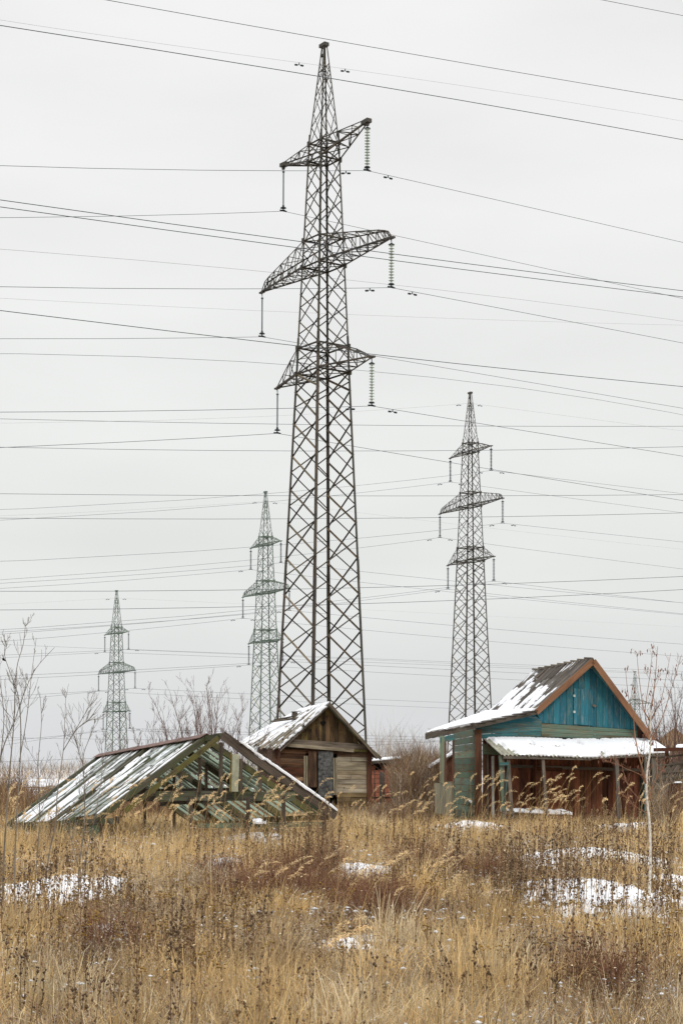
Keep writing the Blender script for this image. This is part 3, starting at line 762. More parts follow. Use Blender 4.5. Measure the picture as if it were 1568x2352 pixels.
mb.add(V + V2, Fs + [(q[3] + n0, q[2] + n0, q[1] + n0, q[0] + n0) for q in Fs] + [(nv * (nu + 1) + i, nv * (nu + 1) + i + 1, nv * (nu + 1) + i + 1 + n0, nv * (nu + 1) + i + n0) for i in range(nu)])
awning = hb(mb, 'awning_sheet', M['slate'])
mb = MB(); V = []; Fs = []; nu, nv = 200, 26; Mk = []
for j in range(nv + 1):
    for i in range(nu + 1):
        u, v = i / nu, j / nv
        q = mn.fractal(Vector((u * 14, v * 3, 2.2)), .8, 2.1, 4) * .5 + .5
        lim = .018 + .095 * v + .01 * math.sin(v * 19)
        m = min((u - lim) * 14, q - .22 - (.32 * max(0, v - .93) / .07 if abs(u - .18) < .16 else 0))
        m = min(m, .6)
        if (u - .275) ** 2 * 60 + (v - .68) ** 2 < .006: m = -.1
        h = max(-.03, min(.085, m * .5)) * min(1, .3 + 8 * min(1 - v + .03, v + .03)) + .15 * corr(u) + .016 * math.sin(u * 9) + .006 * mn.noise(Vector((u * 20, v * 5, 0)))
        V.append(awp(u, v * .995) + Vector((0, -.01 * v, h + .012))); Mk.append(m)
for j in range(nv):
    for i in range(nu):
        a = j * (nu + 1) + i; q = (a, a + 1, a + nu + 2, a + nu + 1)
        if max(Mk[k] for k in q) > 0: Fs.append(q)
mb.add(V, Fs)
for i in range(nu):
    a = nv * (nu + 1) + i
    if Mk[a] > 0 and Mk[a + 1] > 0: mb.add([V[a], V[a + 1], V[a + 1] - Vector((0, 0, .05)), V[a] - Vector((0, 0, .05))], [(0, 1, 2, 3)])
hb(mb, 'snow_cover', M['snow'], awning, smooth=True)
mb = MB(); mb.beam(midl + Vector((0, .03, -.04)), midr + Vector((0, .03, -.05)), .04, .06); mb.beam(aw[3] + Vector((.05, .08, -.07)), midl + Vector((0, .08, -.06)), .07, .08); hb(mb, 'awning_beam', M['grey'])
for i in range(5):
    u = .1 + .2 * i; mb = MB(); mb.beam(awp(u, .02) - Vector((0, 0, .08)), awp(u, .97) - Vector((0, 0, .08)), .06, .08, col=(.6, .5, .4)); hb(mb, 'awning_rafter', M['grey'])
# awning posts
def post(x0, x1, w_, y0, y1=1893, off=AO - .08, mat='grey', d=.09, name='awning_post', parent=house):
    m_ = MB(); m_.prism([H(x0 - w_ / 2, y0, off), H(x0 + w_ / 2, y0, off), H(x1 + w_ / 2, y1, off), H(x1 - w_ / 2, y1, off)], -HP.n * d, tone(.85, 1.1)); return hb(m_, name, M[mat], parent)
post(1246, 1257, 6.5, 1738); post(1415, 1422, 8.5, 1738); post(1500, 1505, 11, 1733, d=.14)
post(1148.5, 1157, 7, 1735, 1885, AO - .1, 'palegreen', name='leaning_plank'); post(1153, 1161, 7, 1736, 1890, AO - .14, 'grey', name='leaning_plank'); post(1166, 1176, 8, 1735, 1890, AO - .1, 'grey', name='leaning_plank')
post(1166, 1158, 2.5, 1760, 1850, AO - .04, 'tealgreen', .03, 'leaning_plank')
mb = MB(); mb.beam(H(1146, 1755, AO - .02), H(1167, 1754, AO - .02), .03, .09); hb(mb, 'cross_piece', M['tealgreen'])
mb = MB(); mb.beam(H(1153, 1866, AO - .02), H(1180, 1866, AO - .02), .03, .1); hb(mb, 'cross_piece', M['grey'])

# heap of snowy planks under the awning
po = H(1215, 1885, 1.0); po.z = 0
pile = thing('plank_pile', po, 'low heap of snow dusted planks on the ground under the awning', 'wood pile')
for k in range(7):
    a = po + Vector((rng.uniform(-1, -.3), rng.uniform(-.4, .4), .12 + .04 * k)); b = a + Vector((rng.uniform(1.2, 2.2), rng.uniform(-.4, .4), rng.uniform(-.06, .06)))
    mb = MB(); mb.beam(a, b, .14, .03, col=tone()); mb.build('plank', M['grey'], pile, po)
sb = snow_sheet(po + Vector((-.9, .5, .42)), po + Vector((1.2, .5, .36)), po + Vector((1.3, -.5, .3)), po + Vector((-.9, -.5, .36)), 40, 20, .05, .50, 9.9, 7, 3)
sb.build('snow_cover', M['snow'], pile, po, smooth=True)

# ------------------------------------------------------------------ log cabin
CP = Plane(740, 66, 12); C_ = CP.hit
CO = C_(742, 1860); CO.z = 0
cabin = thing('log_cabin', CO, 'small weathered log cabin with a heart cut in its dark gable', 'cabin')
cb = lambda mb, name, mat, parent=cabin, **k: mb.build(name, mat, parent, CO, **k)
dpc = Vector((-math.sin(R(12)), math.cos(R(12)), 0))
LC = Plane(631, 66 + (631 - 740) / F * 66 * math.tan(R(12)), 102 + 1.5)
tl = [(.8, .7, .6), (.45, .38, .33), (1.1, 1.1, 1.05), (.9, .8, .7), (.75, .5, .4), (.6, .42, .33), (1.9, 2.0, 2.0), (.55, .4, .34), (.5, .4, .36), (.75, .5, .4), (.6, .5, .4), (.7, .6, .5), (.7, .55, .4)]
mb = MB(); hboards(mb, CP, 643, 702, 1719, 1722, 1856, 1858, 13, 0, .10, .5, jit=.02, tones=tl, splits=()); cb(mb, 'front_logs', M['logdark'])
tl = [(.5, .42, .36), (.42, .3, .25), (.9, .9, .9), (1.1, 1.1, 1.05), (1, 1, .95), (.85, .8, .7), (1.05, 1, .95), (1, 1.0, 1.02), (.95, .9, .85), (1.1, 1.1, 1.1), (.6, .5, .33), (.5, .42, .3), (.4, .3, .2), (.3, .22, .15)]
mb = MB(); hboards(mb, CP, 774, 843, 1717, 1719, 1862, 1862, 14, 0, .10, .6, jit=.02, tones=tl, splits=(806,)); cb(mb, 'front_boards', M['loglight'])
mb = MB(); hboards(mb, CP, 700, 776, 1719, 1720, 1730, 1731, 1, 0, .10, .5, tones=[(.8, .6, .5)]); cb(mb, 'door_header', M['logdark'])
mb = MB(); mb.prism([C_(697, 1726, -.3), C_(778, 1726, -.3), C_(778, 1862, -.3), C_(697, 1862, -.3)], -CP.n * .05); cb(mb, 'doorway_shade_sheet', M['near_black'])  # dark sheet in place of the shade inside the doorway
mb = MB(); vboards(mb, CP, [(709, 1724), (727, 1725), (728, 1808), (707, 1808)], 3, .06, .03, .4, (.45, .9)); cb(mb, 'door_leaf', M['logdark'])
mb = MB(); mb.prism([C_(731, 1724.5, .10), C_(765, 1726, .12), C_(764, 1832, .10), C_(731, 1828, .08)], -CP.n * .025); doorb = cb(mb, 'tar_paper_panel', M['tar'])
for x0, x1 in ((698, 701.5), (703, 706.5)): mb = MB(); mb.prism([C_(x0, 1736, .05), C_(x1, 1736, .05), C_(x1, 1820, .05), C_(x0, 1820, .05)], -CP.n * .06, (.9, .9, .85)); cb(mb, 'door_frame', M['loglight'])
for x0, x1 in ((765.5, 769), (770.5, 774.5)): mb = MB(); mb.prism([C_(x0, 1741, .05), C_(x1, 1740, .05), C_(x1, 1826, .05), C_(x0, 1826, .05)], -CP.n * .06, (.9, .9, .85)); cb(mb, 'door_frame', M['loglight'])
for x0, x1 in ((631, 643.5), (842.5, 854)):
    mb = MB(); mb.prism([C_(x0, 1716, .06), C_(x1, 1716, .06), C_(x1, 1866, .06), C_(x0, 1866, .06)], -CP.n * .16, (.75, .7, .65)); cb(mb, 'corner_post', M['brown'])
mb = MB(); hboards(mb, LC, 597, 631.5, 1716, 1719, 1846, 1858, 12, 0, .1, .4, (.5, 1.1), .03); cb(mb, 'side_logs', M['logdark'])
mb = MB(); a = C_(850, 1866, -.05); a.z = 0
mb.prism([a, a + dpc * 4.5, a + dpc * 4.5 + Vector((0, 0, 2.45)), a + Vector((0, 0, 2.45))], Vector((.05, 0, 0)), (.6, .6, .6), along=dpc); cb(mb, 'right_wall', M['logdark'])
a = C_(634, 1866, -4.6); b = C_(850, 1866, -4.6); a.z = b.z = 0
mb = MB(); mb.prism([a, b, b + Vector((0, 0, 2.45)), (a + b) / 2 + Vector((0, 0, 4.1)), a + Vector((0, 0, 2.45))], Vector((0, .05, 0)), (.6, .6, .6)); cb(mb, 'back_wall', M['logdark'])
# gable
mb = MB(); vboards(mb, CP, [(668, 1699), (751.5, 1626), (820, 1699), (822, 1708), (668, 1704)], 17, -.04, .03, .5, (.5, 1.5), .01, 0, .1); gb = cb(mb, 'gable_boards', M['gabledark'])
mb = MB(); pts = []
for k in range(28):
    t = 2 * math.pi * k / 28; hx = 16 * math.sin(t) ** 3; hy = 13 * math.cos(t) - 5 * math.cos(2 * t) - 2 * math.cos(3 * t) - math.cos(4 * t)
    pts.append(C_(742.3 + hx * .39, 1661.5 - hy * .46, -.02))
mb.prism(pts, -CP.n * .015); cb(mb, 'heart_shade_plate', M['near_black'], gb)  # solid dark plate; the shade of a cut-out is only its colour
for (x0, y0, x1, y1, h_, o_, mt, c_) in ((648, 1702, 846, 1716, .20, .12, 'grey', (.9, .85, .8)), (645, 1710, 812, 1724, .13, .16, 'loglight', (.9, .88, .85)), (812, 1722, 842, 1724.5, .13, .1, 'mossyellow', (1.2, 1.1, .9))):
    mb = MB(); mb.beam(C_(x0, y0, o_), C_(x1, y1, o_), .1, h_, col=c_); cb(mb, 'tie_board', M[mt])
# roof
cR, cRb = C_(757, 1613, .42), C_(690, 1630, -5.1)
cL, cLb = C_(633, 1720, .42), C_(541, 1709, -5.1)
cE = C_(873, 1741, .42); cEb = cE - (cR - cRb)
mb = MB(); slope_boards(mb, cRb, cR, cL, cLb, 26, .025, .03, (.65, 1.25), .16, .006, splits=1); cro = cb(mb, 'roof_slope', M['greysnow'])
sb = snow_sheet(cRb, cR, cL, cLb, 150, 110, .03, .655, 14.2, 26, 2.6, bias=lambda u, v: .17 - .26 * v - .16 * max(0, u - .45) + .09 * (u < .35), lift=.045); cb(sb, 'snow_cover', M['snow'], cro, smooth=True)
mb = MB(); slope_boards(mb, cR, cRb, cEb, cE, 16, .025, .02, (.6, 1.1), .1); cb(mb, 'far_roof_slope', M['greysnow'])
for k in range(5):   # layered rake edge boards with snow between
    mb = MB(); o_ = .46 - .02 * k; dz = Vector((.06 * k, 0, -.05 * k)); a0 = C_(756, 1616, o_) + dz * .3; b0 = C_(636, 1719, o_) + dz
    if k > 2: continue
    mb.beam(a0, b0, .04, .045, col=tone(.7, 1.1)); cb(mb, 'rake_board', M['grey'])
mb = MB(); sA, sB = C_(752, 1618, .5), C_(640, 1716, .5)
sb = snow_sheet(sA + Vector((0, .06, .02)), sA + Vector((0, -.06, -.03)), sB + Vector((0, -.06, -.03)), sB + Vector((0, .06, .02)), 4, 70, .04, .47, 4.4, 1, 14, lift=.02); cb(sb, 'rake_snow', M['snow'], smooth=True)
mb = MB(); mb.beam(C_(757, 1618, .46), C_(868, 1741, .46), .05, .10, col=(.9, .85, .75)); cb(mb, 'rake_board', M['grey'])
mb = MB(); mb.beam(C_(752, 1622, .2), C_(814, 1689, .2), .25, .05, col=(1.2, 1.2, 1.1)); cb(mb, 'eave_lining', M['mossy'])
mb = MB(); mb.beam(C_(812, 1686, .30), C_(875, 1742, .30), .06, .09, col=(1.2, 1.1, .9)); cb(mb, 'rake_board', M['mossyellow'])
# loose things on the roof
def on_roof(u, v, up=.07): return cRb.lerp(cR, u).lerp(cLb.lerp(cL, u), v) + Vector((-.05, 0, up))
lp = on_roof(.3, .3)
loose = thing('loose_plank', lp, 'loose grey plank lying slanted across the cabin roof', 'plank')
mb = MB(); a = P(626, 1657, 68.3); b = P(693, 1648, 67.6); mb.beam(a, b, .22, .06); mb.beam(a + Vector((.1, 0, .06)), b + Vector((-.3, 0, .05)), .15, .04, col=(.7, .65, .6)); mb.build('board', M['grey'], loose, lp)
bp_ = P(684, 1637, 68.5)
blk = thing('chimney_stub', bp_, 'small dark broken chimney stub near the cabin ridge', 'chimney')
mb = MB(); mb.beam(bp_ + Vector((-.15, 0, -.2)), bp_ + Vector((-.12, 0, .03)), .22, .22, col=(.5, .5, .5)); mb.build('stub', M['grey'], blk, bp_)
mb = MB(); mb.beam(bp_ + Vector((-.22, -.1, .03)), bp_ + Vector((.08, .1, .07)), .18, .03); mb.build('lid_board', M['grey'], blk, bp_)

# ------------------------------------------------------------------ greenhouse
gA = P(507.5, 1690, 37); gB = P(229, 1741, 44.0)            # ridge
gR = P(759, 1871, 37.6); gL = P(262, 1880, 36.4)            # front feet
gLb = P(25.6, 1895, 43.4); gRb = P(442, 1890, 44.6)
GO = Vector(((gR.x + gL.x) / 2, 37, 0))
gh = thing('greenhouse', GO, 'collapsing mossy timber greenhouse with snowy glass strips and an open front gable', 'greenhouse')
gb_ = lambda mb, name, mat, parent=gh, **k: mb.build(name, mat, parent, GO, **k)
def gpt(t, side, d, up=0.0):
    """t along ridge 0 front..1 back, d 0 ridge..1 eave"""
    r = gA.lerp(gB, t); e = (gR.lerp(gRb, t) if side > 0 else gL.lerp(gLb, t))
    e = e + Vector((0, 0, .08 * math.sin(t * 7)))
    return r.lerp(e, d) + Vector((0, 0, up))
def rnormal(t, side):
    a, b, c = gpt(t, side, 0), gpt(t, side, 1), gpt(min(t + .1, 1.1), side, 0)
    n_ = (b - a).cross(c - a).normalized(); return n_ if n_.z > 0 else -n_
# ridge: beam and brown cap
mb = MB(); mb.beam(gA, gB, .07, .12, col=(.7, .7, .6)); gb_(mb, 'ridge_beam', M['mossy'])
mb = MB()
for k in range(5):
    a = gpt(.10 + .18 * k, -1, 0, .10 + .012 * (k % 2)); b = gpt(.10 + .18 * (k + 1) + .01, -1, 0, .10)
    for s_ in (-1, 1):
        dn = Vector((s_ * .15, 0, -.09)); mb.prism([a, b, b + dn, a + dn], Vector((0, 0, .012)), tone(.85, 1.1, .03))
gb_(mb, 'ridge_cap', M['cap'])
# rafters
raft = [.115, .335, .555, .775, 1.0]
for i, t in enumerate(raft):
    for s_ in (-1, 1):
        mb = MB(); n_ = rnormal(t, s_)
        mb.beam(gpt(t, s_, -.01), gpt(t, s_, 1.04), .13 if s_ < 0 else .09, .13, up=n_, col=tone(.75, 1.1)); gb_(mb, 'rafter', M['mossy'] if (s_ < 0) else M['mossyellow'])
        if s_ < 0 and i < 4:
            mb = MB(); mb.beam(gpt(t + .025, s_, .0), gpt(t + .028, s_, 1.02), .17, .05, up=n_, col=(1.15, 1.15, 1.05)); gb_(mb, 'rafter_board', M['mossy'])
# front truss
mb = MB(); nf = Vector((0, -1, .0))
mb.beam(gA + Vector((0.03, 0, 0.02)), gR + Vector((.12, 0, -.03)), .06, .19, up=(0, 0, 1), col=(.55, .5, .48)); fr = gb_(mb, 'front_rafter', M['grey'])
sn0, sn1 = gA + Vector((.15, -.02, .07)), gR + Vector((.15, -.02, .09))
sb = snow_sheet(sn0.lerp(sn1, .12) + Vector((0, .04, 0)), sn0.lerp(sn1, .12) + Vector((0, -.04, 0)), sn1 + Vector((0, -.04, 0)), sn1 + Vector((0, .04, 0)), 4, 80, .028, .24, 2.9, 1, 10, lift=.015); gb_(sb, 'snow_cover', M['snow'], fr, smooth=True)
mb = MB(); mb.beam(gA + Vector((0.15, .12, -.12)), gR + Vector((-.1, .12, -.02)), .05, .10, col=(.9, .9, .85)); gb_(mb, 'front_rafter', M['palegreen'])
mb = MB(); mb.beam(gA + Vector((-.05, 0, -.04)), P(287, 1864, 36.5), .07, .11, col=(1, 1, .8)); gb_(mb, 'front_rafter', M['mossyellow'])
def gz(px, py, Z=37.0): return P(px, py, Z)
mb = MB(); mb.beam(gz(358, 1828), gz(678, 1829, 37.4), .1, .2, col=(.85, .85, .82)); tie = gb_(mb, 'tie_beam', M['mossy'])
mb = MB(); mb.beam(gz(352, 1823, 37.3), gz(560, 1819, 37.5), .08, .09, col=(.5, .5, .45)); gb_(mb, 'tie_beam', M['grey'])
for x0, y0, y1, w_, c_ in ((415, 1773, 1822, 6, .5), (459, 1740, 1820, 8, .45), (507.5, 1705, 1820, 9, .5), (553.5, 1743, 1820, 7.5, .55), (598, 1773, 1820, 7.5, .55)):
    mb = MB(); mb.beam(gz(x0, y0), gz(x0, y1), w_ / 106, .06, up=(0, -1, 0), col=(c_, c_ * .93, c_ * .85)); gb_(mb, 'gable_stud', M['grey'])
mb = MB(); mb.beam(gz(540, 1732, 36.97), gz(537, 1818, 36.97), .19, .02, up=(0, -1, 0), col=(1.0, 1.05, .95)); gb_(mb, 'gable_pane', M['slate'])
mb = MB(); mb.beam(gz(531.5, 1725, 36.95), gz(530, 1820, 36.95), .03, .03, up=(0, -1, 0), col=(1.8, 1.5, .8)); gb_(mb, 'gable_trim', M['mossyellow'])
mb = MB(); mb.beam(gz(556, 1789), gz(598, 1784), .04, .05); gb_(mb, 'gable_rail', M['mossy'])
for x0, y0, x1, w_ in ((439, 1829, 438, 8), (570, 1831, 568, 8), (651, 1827, 652, 8), (270, 1875, 270, 8), (745, 1868, 745, 8)):
    mb = MB(); a = gz(x0, y0, 37.05); b = Vector((gz(x1, y0, 37.05).x, 37.05, -.05)); mb.beam(a, b, .085, .085, up=(0, -1, 0), col=(.5, .44, .4)); gb_(mb, 'front_post', M['grey'])
mb = MB(); mb.beam(gz(612, 1885), gz(612, 1925), .09, .09, up=(0, -1, 0)); gb_(mb, 'front_post', M['mossyellow'])
mb = MB(); mb.beam(gz(455, 1897), gz(742, 1893, 37.4), .08, .1, col=(.8, .8, .75)); gb_(mb, 'sill_beam', M['palegreen'])
for x0, x1, y in ((580, 612, 1888),):
    a, b = gz(x0, y), gz(x1, y); sb = snow_sheet(a + Vector((0, .15, .06)), b + Vector((0, .15, .06)), b + Vector((0, -.1, .0)), a + Vector((0, -.1, 0)), 16, 8, .03, .42, x0 * .1, 3, 1); gb_(sb, 'sill_snow', M['snow'], smooth=True)
# glazing bars, panes
for s_ in (-1, 1):
    for i in range(4):
        t0, t1 = raft[i], raft[i + 1]; nb = 3 if s_ < 0 else 4
        for k in range(1, nb + 1):
            t = t0 + (t1 - t0) * k / (nb + 1); mb = MB(); n_ = rnormal(t, s_)
            mb.beam(gpt(t, s_, .0, .02), gpt(t, s_, 1.0, .02), .05, .06, up=n_, col=tone(.7, 1.2)); gb_(mb, 'glazing_bar', M['greenbar'] if s_ > 0 else M['mossy'])
        miss = {(-1, 0): (0,), (-1, 1): (3,), (-1, 2): (0,), (-1, 3): (3,)}
        for k in range(nb + 1):
            if s_ < 0 and k in miss.get((s_, i), ()): continue
            ta = t0 + (t1 - t0) * (k + .17) / (nb + 1); tb = t0 + (t1 - t0) * (k + .84) / (nb + 1)
            mb = MB(); d = .03; npn = 0
            dmax = 1.0 if s_ < 0 else rng.uniform(.5, 1.0)
            while d < dmax:
                e = min(d + rng.uniform(.09, .16), 1.0)
                if rng.random() < (.86 if s_ < 0 else .5):
                    ov = .008; n_ = rnormal(ta, s_) * rng.uniform(.03, .045)
                    q = [gpt(ta, s_, d) + n_, gpt(tb, s_, d) + n_, gpt(tb, s_, e + ov) + n_ * 1.2, gpt(ta, s_, e + ov) + n_ * 1.2]
                    mb.prism(q, -rnormal(ta, s_) * .005, tone(.8, 1.1, .03))
                    npn += 1
                d = e
            if npn: gb_(mb, 'glass_strip', M['pane'] if s_ < 0 else M['paneg'])
for i, (a_, b_, u0) in enumerate(((.13, .32, .35), (.36, .54, .45), (.60, .76, .55), (.80, .97, .72))):
    sb = snow_sheet(gpt(b_, -1, .02, .055), gpt(a_, -1, .02, .055), gpt(a_, -1, .99, .055), gpt(b_, -1, .99, .055), 60, 90, .018, .655, 21.3 + i * 3, 8, 3.5, bias=lambda u, v, u0=u0: .14 * math.exp(-((v - u0) / .3) ** 2) - .04 - .2 * (abs(u - .5) > .42), lift=.0)
    gb_(sb, 'snow_cover', M['snow'], smooth=True)
# purlins, eave beams and inner posts
for s_, c_ in ((-1, 'mossy'), (1, 'mossyellow')):
    mb = MB(); mb.beam(gpt(.02, s_, 1.0, -.06), gpt(1.0, s_, 1.0, -.06), .1, .12, col=(.9, .9, .85)); gb_(mb, 'eave_beam', M[c_])
    mb = MB(); mb.beam(gpt(.02, s_, .66, -.12), gpt(1.0, s_, .66, -.12), .07, .1, col=(.6, .6, .55)); gb_(mb, 'purlin', M['grey'])
    for t in raft:
        p = gpt(t, s_, .98, -.08); mb = MB(); mb.beam(p, Vector((p.x, p.y, -.05)), .09, .09, col=(.6, .55, .5)); gb_(mb, 'side_post', M['grey'])
for t in (.33, .66, .98):
    mb = MB(); mb.beam(gpt(t, -1, .6, -.08), gpt(t, 1, .6, -.08), .06, .12, col=(.5, .5, .45)); gb_(mb, 'cross_tie', M['grey'])
for t in (.3, .55, .8):
    p = gpt(t, 1, .25, -.1); mb = MB(); mb.beam(p, Vector((p.x, p.y, 0)), .07, .07, col=(.5, .45, .4)); gb_(mb, 'inner_post', M['grey'])
mb = MB(); mb.prism([gpt(.12, -1, 1.0, -.1), gpt(.98, -1, 1.0, -.1), gpt(.98, -1, 1.0, -.42), gpt(.12, -1, 1.0, -.42)], (.0, .02, 0), (.9, 1, .9), along=(gB - gA).normalized()); gb_(mb, 'side_panel', M['palegreen'])

# ------------------------------------------------------------------ brick shed, plank shed, fences, far right things
BP = Plane(880, 74, 4); Bh = BP.hit; bo = Bh(878, 1850); bo.z = 0
bs = thing('brick_shed', bo, 'small red clay block shed with a flat snowy roof beside the log cabin', 'shed')
bb = lambda mb, name, mat, parent=bs, **k: mb.build(name, mat, parent, bo, **k)
mb = MB(); mb.prism([Bh(836, 1757, -.03), Bh(903, 1757, -.03), Bh(903, 1850, -.03), Bh(836, 1850, -.03)], -BP.n * 2.6); bb(mb, 'core', M['mortar'])
mb = MB()
for r_ in range(9):
    y0 = 1757.5 + r_ * 10.4; x = 836 + (0 if r_ % 2 else -9)
    while x < 903:
        xa, xb = max(x, 836) + .5, min(x + 17.5, 903) - .3; x += 17.5
        if r_ == 0 and 853 < (xa + xb) / 2 < 882 and False: continue
        if xb - xa > 2: mb.prism([Bh(xa, y0 + .5, .04), Bh(xb, y0 + .5, .04), Bh(xb, y0 + 10, .04), Bh(xa, y0 + 10, .04)], -BP.n * .06, tone(.75, 1.2, .05))
bb(mb, 'block_wall', M['block'])
mb = MB(); mb.prism([Bh(862.5, 1758.5, .06), Bh(877, 1758.5, .06), Bh(877, 1767.5, .06), Bh(862.5, 1767.5, .06)], -BP.n * .05); bb(mb, 'window_shade_plate', M['near_black'])  # dark plate on the wall face, coloured as the shade of a hole
mb = MB(); mb.beam(Bh(836, 1753, .15), Bh(903, 1754, .15), .06, .14, col=(.35, .28, .25)); bb(mb, 'lintel', M['brown'])
mb = MB(); q = [Bh(832, 1750, .5), Bh(923, 1742, .5), Bh(923, 1739.5, -2.4), Bh(832, 1747, -2.4)]; mb.prism(q, (0, 0, -.12), (.45, .4, .4), along=(1, 0, 0)); rf = bb(mb, 'roof', M['grey'])
sb = snow_sheet(q[3], q[2], q[1], q[0], 20, 14, .07, .15, 6.6, 2, 2, lift=.01); bb(sb, 'snow_cover', M['snow'], rf, smooth=True)

SP = Plane(1015, 64, 8); Sh = SP.hit; so = Sh(1020, 1840); so.z = 0
ps = thing('plank_shed', so, 'low red-brown plank shed seen through the side window of the teal house', 'shed')
mb = MB(); vboards(mb, SP, [(990, 1761), (1046, 1731), (1100, 1712), (1100, 1860), (990, 1860)], 16, 0, .03, .4, (.5, 1.6), .01, 0, .1); mb.build('front_boards', M['redwall'], ps, so)
q = [Sh(983, 1762, .3), Sh(1046, 1726, .3), Sh(1046, 1724, -2.5), Sh(983, 1760, -2.5)]
mb = MB(); mb.prism(q, (0, 0, -.1), (.5, .45, .4), along=(q[1] - q[0]).normalized()); rf = mb.build('roof', M['grey'], ps, so)
sb = snow_sheet(q[3], q[2], q[1], q[0], 16, 12, .05, .2, 7.6, 2, 2, lift=.01); sb.build('snow_cover', M['snow'], rf, so, smooth=True)
mb = MB(); a, b = Sh(990, 1860, -2.4), Sh(990, 1761, -2.4); c, d = Sh(990, 1761, 0), Sh(990, 1860, 0); mb.prism([a, b, c, d], (.03, 0, 0), (.6, .6, .6)); mb.build('side_wall', M['redwall'], ps, so)

# picket posts of the fallen fence between the cabins
for i, (x, y0, w_, lb) in enumerate(((860, 1768, 2.6, 'dark thin picket in front of the red shed, nearest the log cabin'), (874.5, 1773, 8.5, 'wide grey weathered board standing before the red block shed'), (883, 1767, 3.2, 'dark picket right beside the wide grey board'),
        (898.5, 1773, 2.6, 'dark picket at the right corner of the red shed'), (913, 1774, 4.2, 'dark leaning picket just right of the red shed'), (940.5, 1783, 2.8, 'short pale topped picket in the brown thicket'), (957, 1790, 4, 'dark stump like picket deep in the brown thicket'), (853.5, 1800, 2.5, 'broken short picket at the log cabin corner'))):
    p = gpos(x, 69); t = thing('fence_picket', p, lb, 'picket', 'pickets of the fallen fence')
    a = P(x, y0, 69); a.x += rng.uniform(-.03, .03); mb = MB(); mb.beam(a, Vector((p.x, p.y, -.1)), w_ * 69 / F, .04, up=(0, -1, 0), col=(.55, .55, .55) if w_ < 8 else (.9, .95, 1)); mb.build('board', M['grey'], t, p)
    mb = MB(); mb.beam((p.x - .05, p.y + .05, .5), (p.x + .35, p.y + .05, .52), .03, .05, col=(.5, .5, .5)); mb.build('rail_stub', M['grey'], t, p)

# far right: brown thatched roof, lattice fence lean-to, gate posts
fo = gpos(1546, 95); fh = thing('barn', fo, 'distant brown pyramid roofed barn at the right edge', 'barn')
mb = MB(); ap = P(1547, 1672, 96); h = 1.15; z0 = P(0, 1719, 95).z
bx, by = ap.x, ap.y
cn = [Vector((bx + sx * 1.35, by + sy * 1.35, z0)) for sx, sy in ((-1, -1), (1, -1), (1, 1), (-1, 1))]
mb.add(cn + [ap], [(0, 1, 4), (1, 2, 4), (2, 3, 4), (3, 0, 4), (3, 2, 1, 0)]); mb.build('roof', M['rust'], fh, fo)
mb = MB(); mb.beam((bx, by, z0 - .02), (bx, by, -.1), 2.3, 2.3, col=(.8, .8, .8)); mb.build('wall', M['brown'], fh, fo)

TP = Plane(1535, 50, 6); Th = TP.hit; to = Th(1540, 1800); to.z = 0
tr = thing('slatted_lean_to', to, 'ruined lean-to of slanting grey slats under a snowy board at the right edge', 'lean-to')
mb = MB()
for k in range(16):
    x = 1488 + k * 8.5; y = 1820 - k * 2
    mb = MB() if k % 4 == 0 else mb
    mb.beam(Th(x, y, rng.uniform(-.05, .05)), Th(x + 48, y - 66 - rng.uniform(-6, 6), rng.uniform(-.05, .05)), .06, .05, up=TP.n, col=tone(.6, 1.2))
    if k % 4 == 3: mb.build('slat_panel', M['grey'], tr, to)
for k in range(5):
    mb = MB(); y = 1735 + k * 17; mb.beam(Th(1508, y + 6, .06), Th(1600, y - 4 + rng.uniform(-5, 5), .06), .05, .04, up=TP.n, col=tone(.5, 1)); mb.build('rail', M['grey'], tr, to)
mb = MB(); mb.beam(Th(1505, 1722, .2), Th(1600, 1720, .2), .5, .1, col=(.5, .4, .35)); bd = mb.build('roof_board', M['brown'], tr, to)
sb = snow_sheet(Th(1551, 1716, -.1), Th(1600, 1714, -.1), Th(1600, 1718, .42), Th(1551, 1720, .42), 12, 5, .06, .1, 3.1, 2, 2, lift=.03); sb.build('snow_cover', M['snow'], bd, to, smooth=True)
for x in (1530, 1590):
    mb = MB(); a = Th(x, 1722, -.3); mb.beam(a, Vector((a.x, a.y, -.1)), .1, .1, col=(.6, .5, .4)); mb.build('post', M['brown'], tr, to)
for i, (x, y0, w_, lb) in enumerate(((1542, 1800, 13, 'dark brown square post, left of the pair at the right edge'), (1556, 1798.5, 16, 'broad brown post with a snow cap at the right edge'), (1574, 1799, 12, 'dark brown post cut by the right edge'))):
    p = gpos(x, 44); t = thing('gate_post', p, lb, 'post', 'brown posts at the right edge')
    a = P(x, y0, 44); mb = MB(); mb.beam(Vector((a.x, a.y, -.1)), a, w_ * 44 / F, .16, up=(0, -1, 0), col=(.55, .5, .5) if i != 1 else (.9, .85, .85)); mb.build('post_shaft', M['brown'], t, p)
    if i == 1:
        r = w_ * 22 / F; sb = snow_sheet(a + Vector((-r, .08, 0)), a + Vector((r, .08, 0)), a + Vector((r, -.08, 0)), a + Vector((-r, -.08, 0)), 8, 6, .04, .1, 1.1); sb.build('snow_cap', M['snow'], t, p, smooth=True)

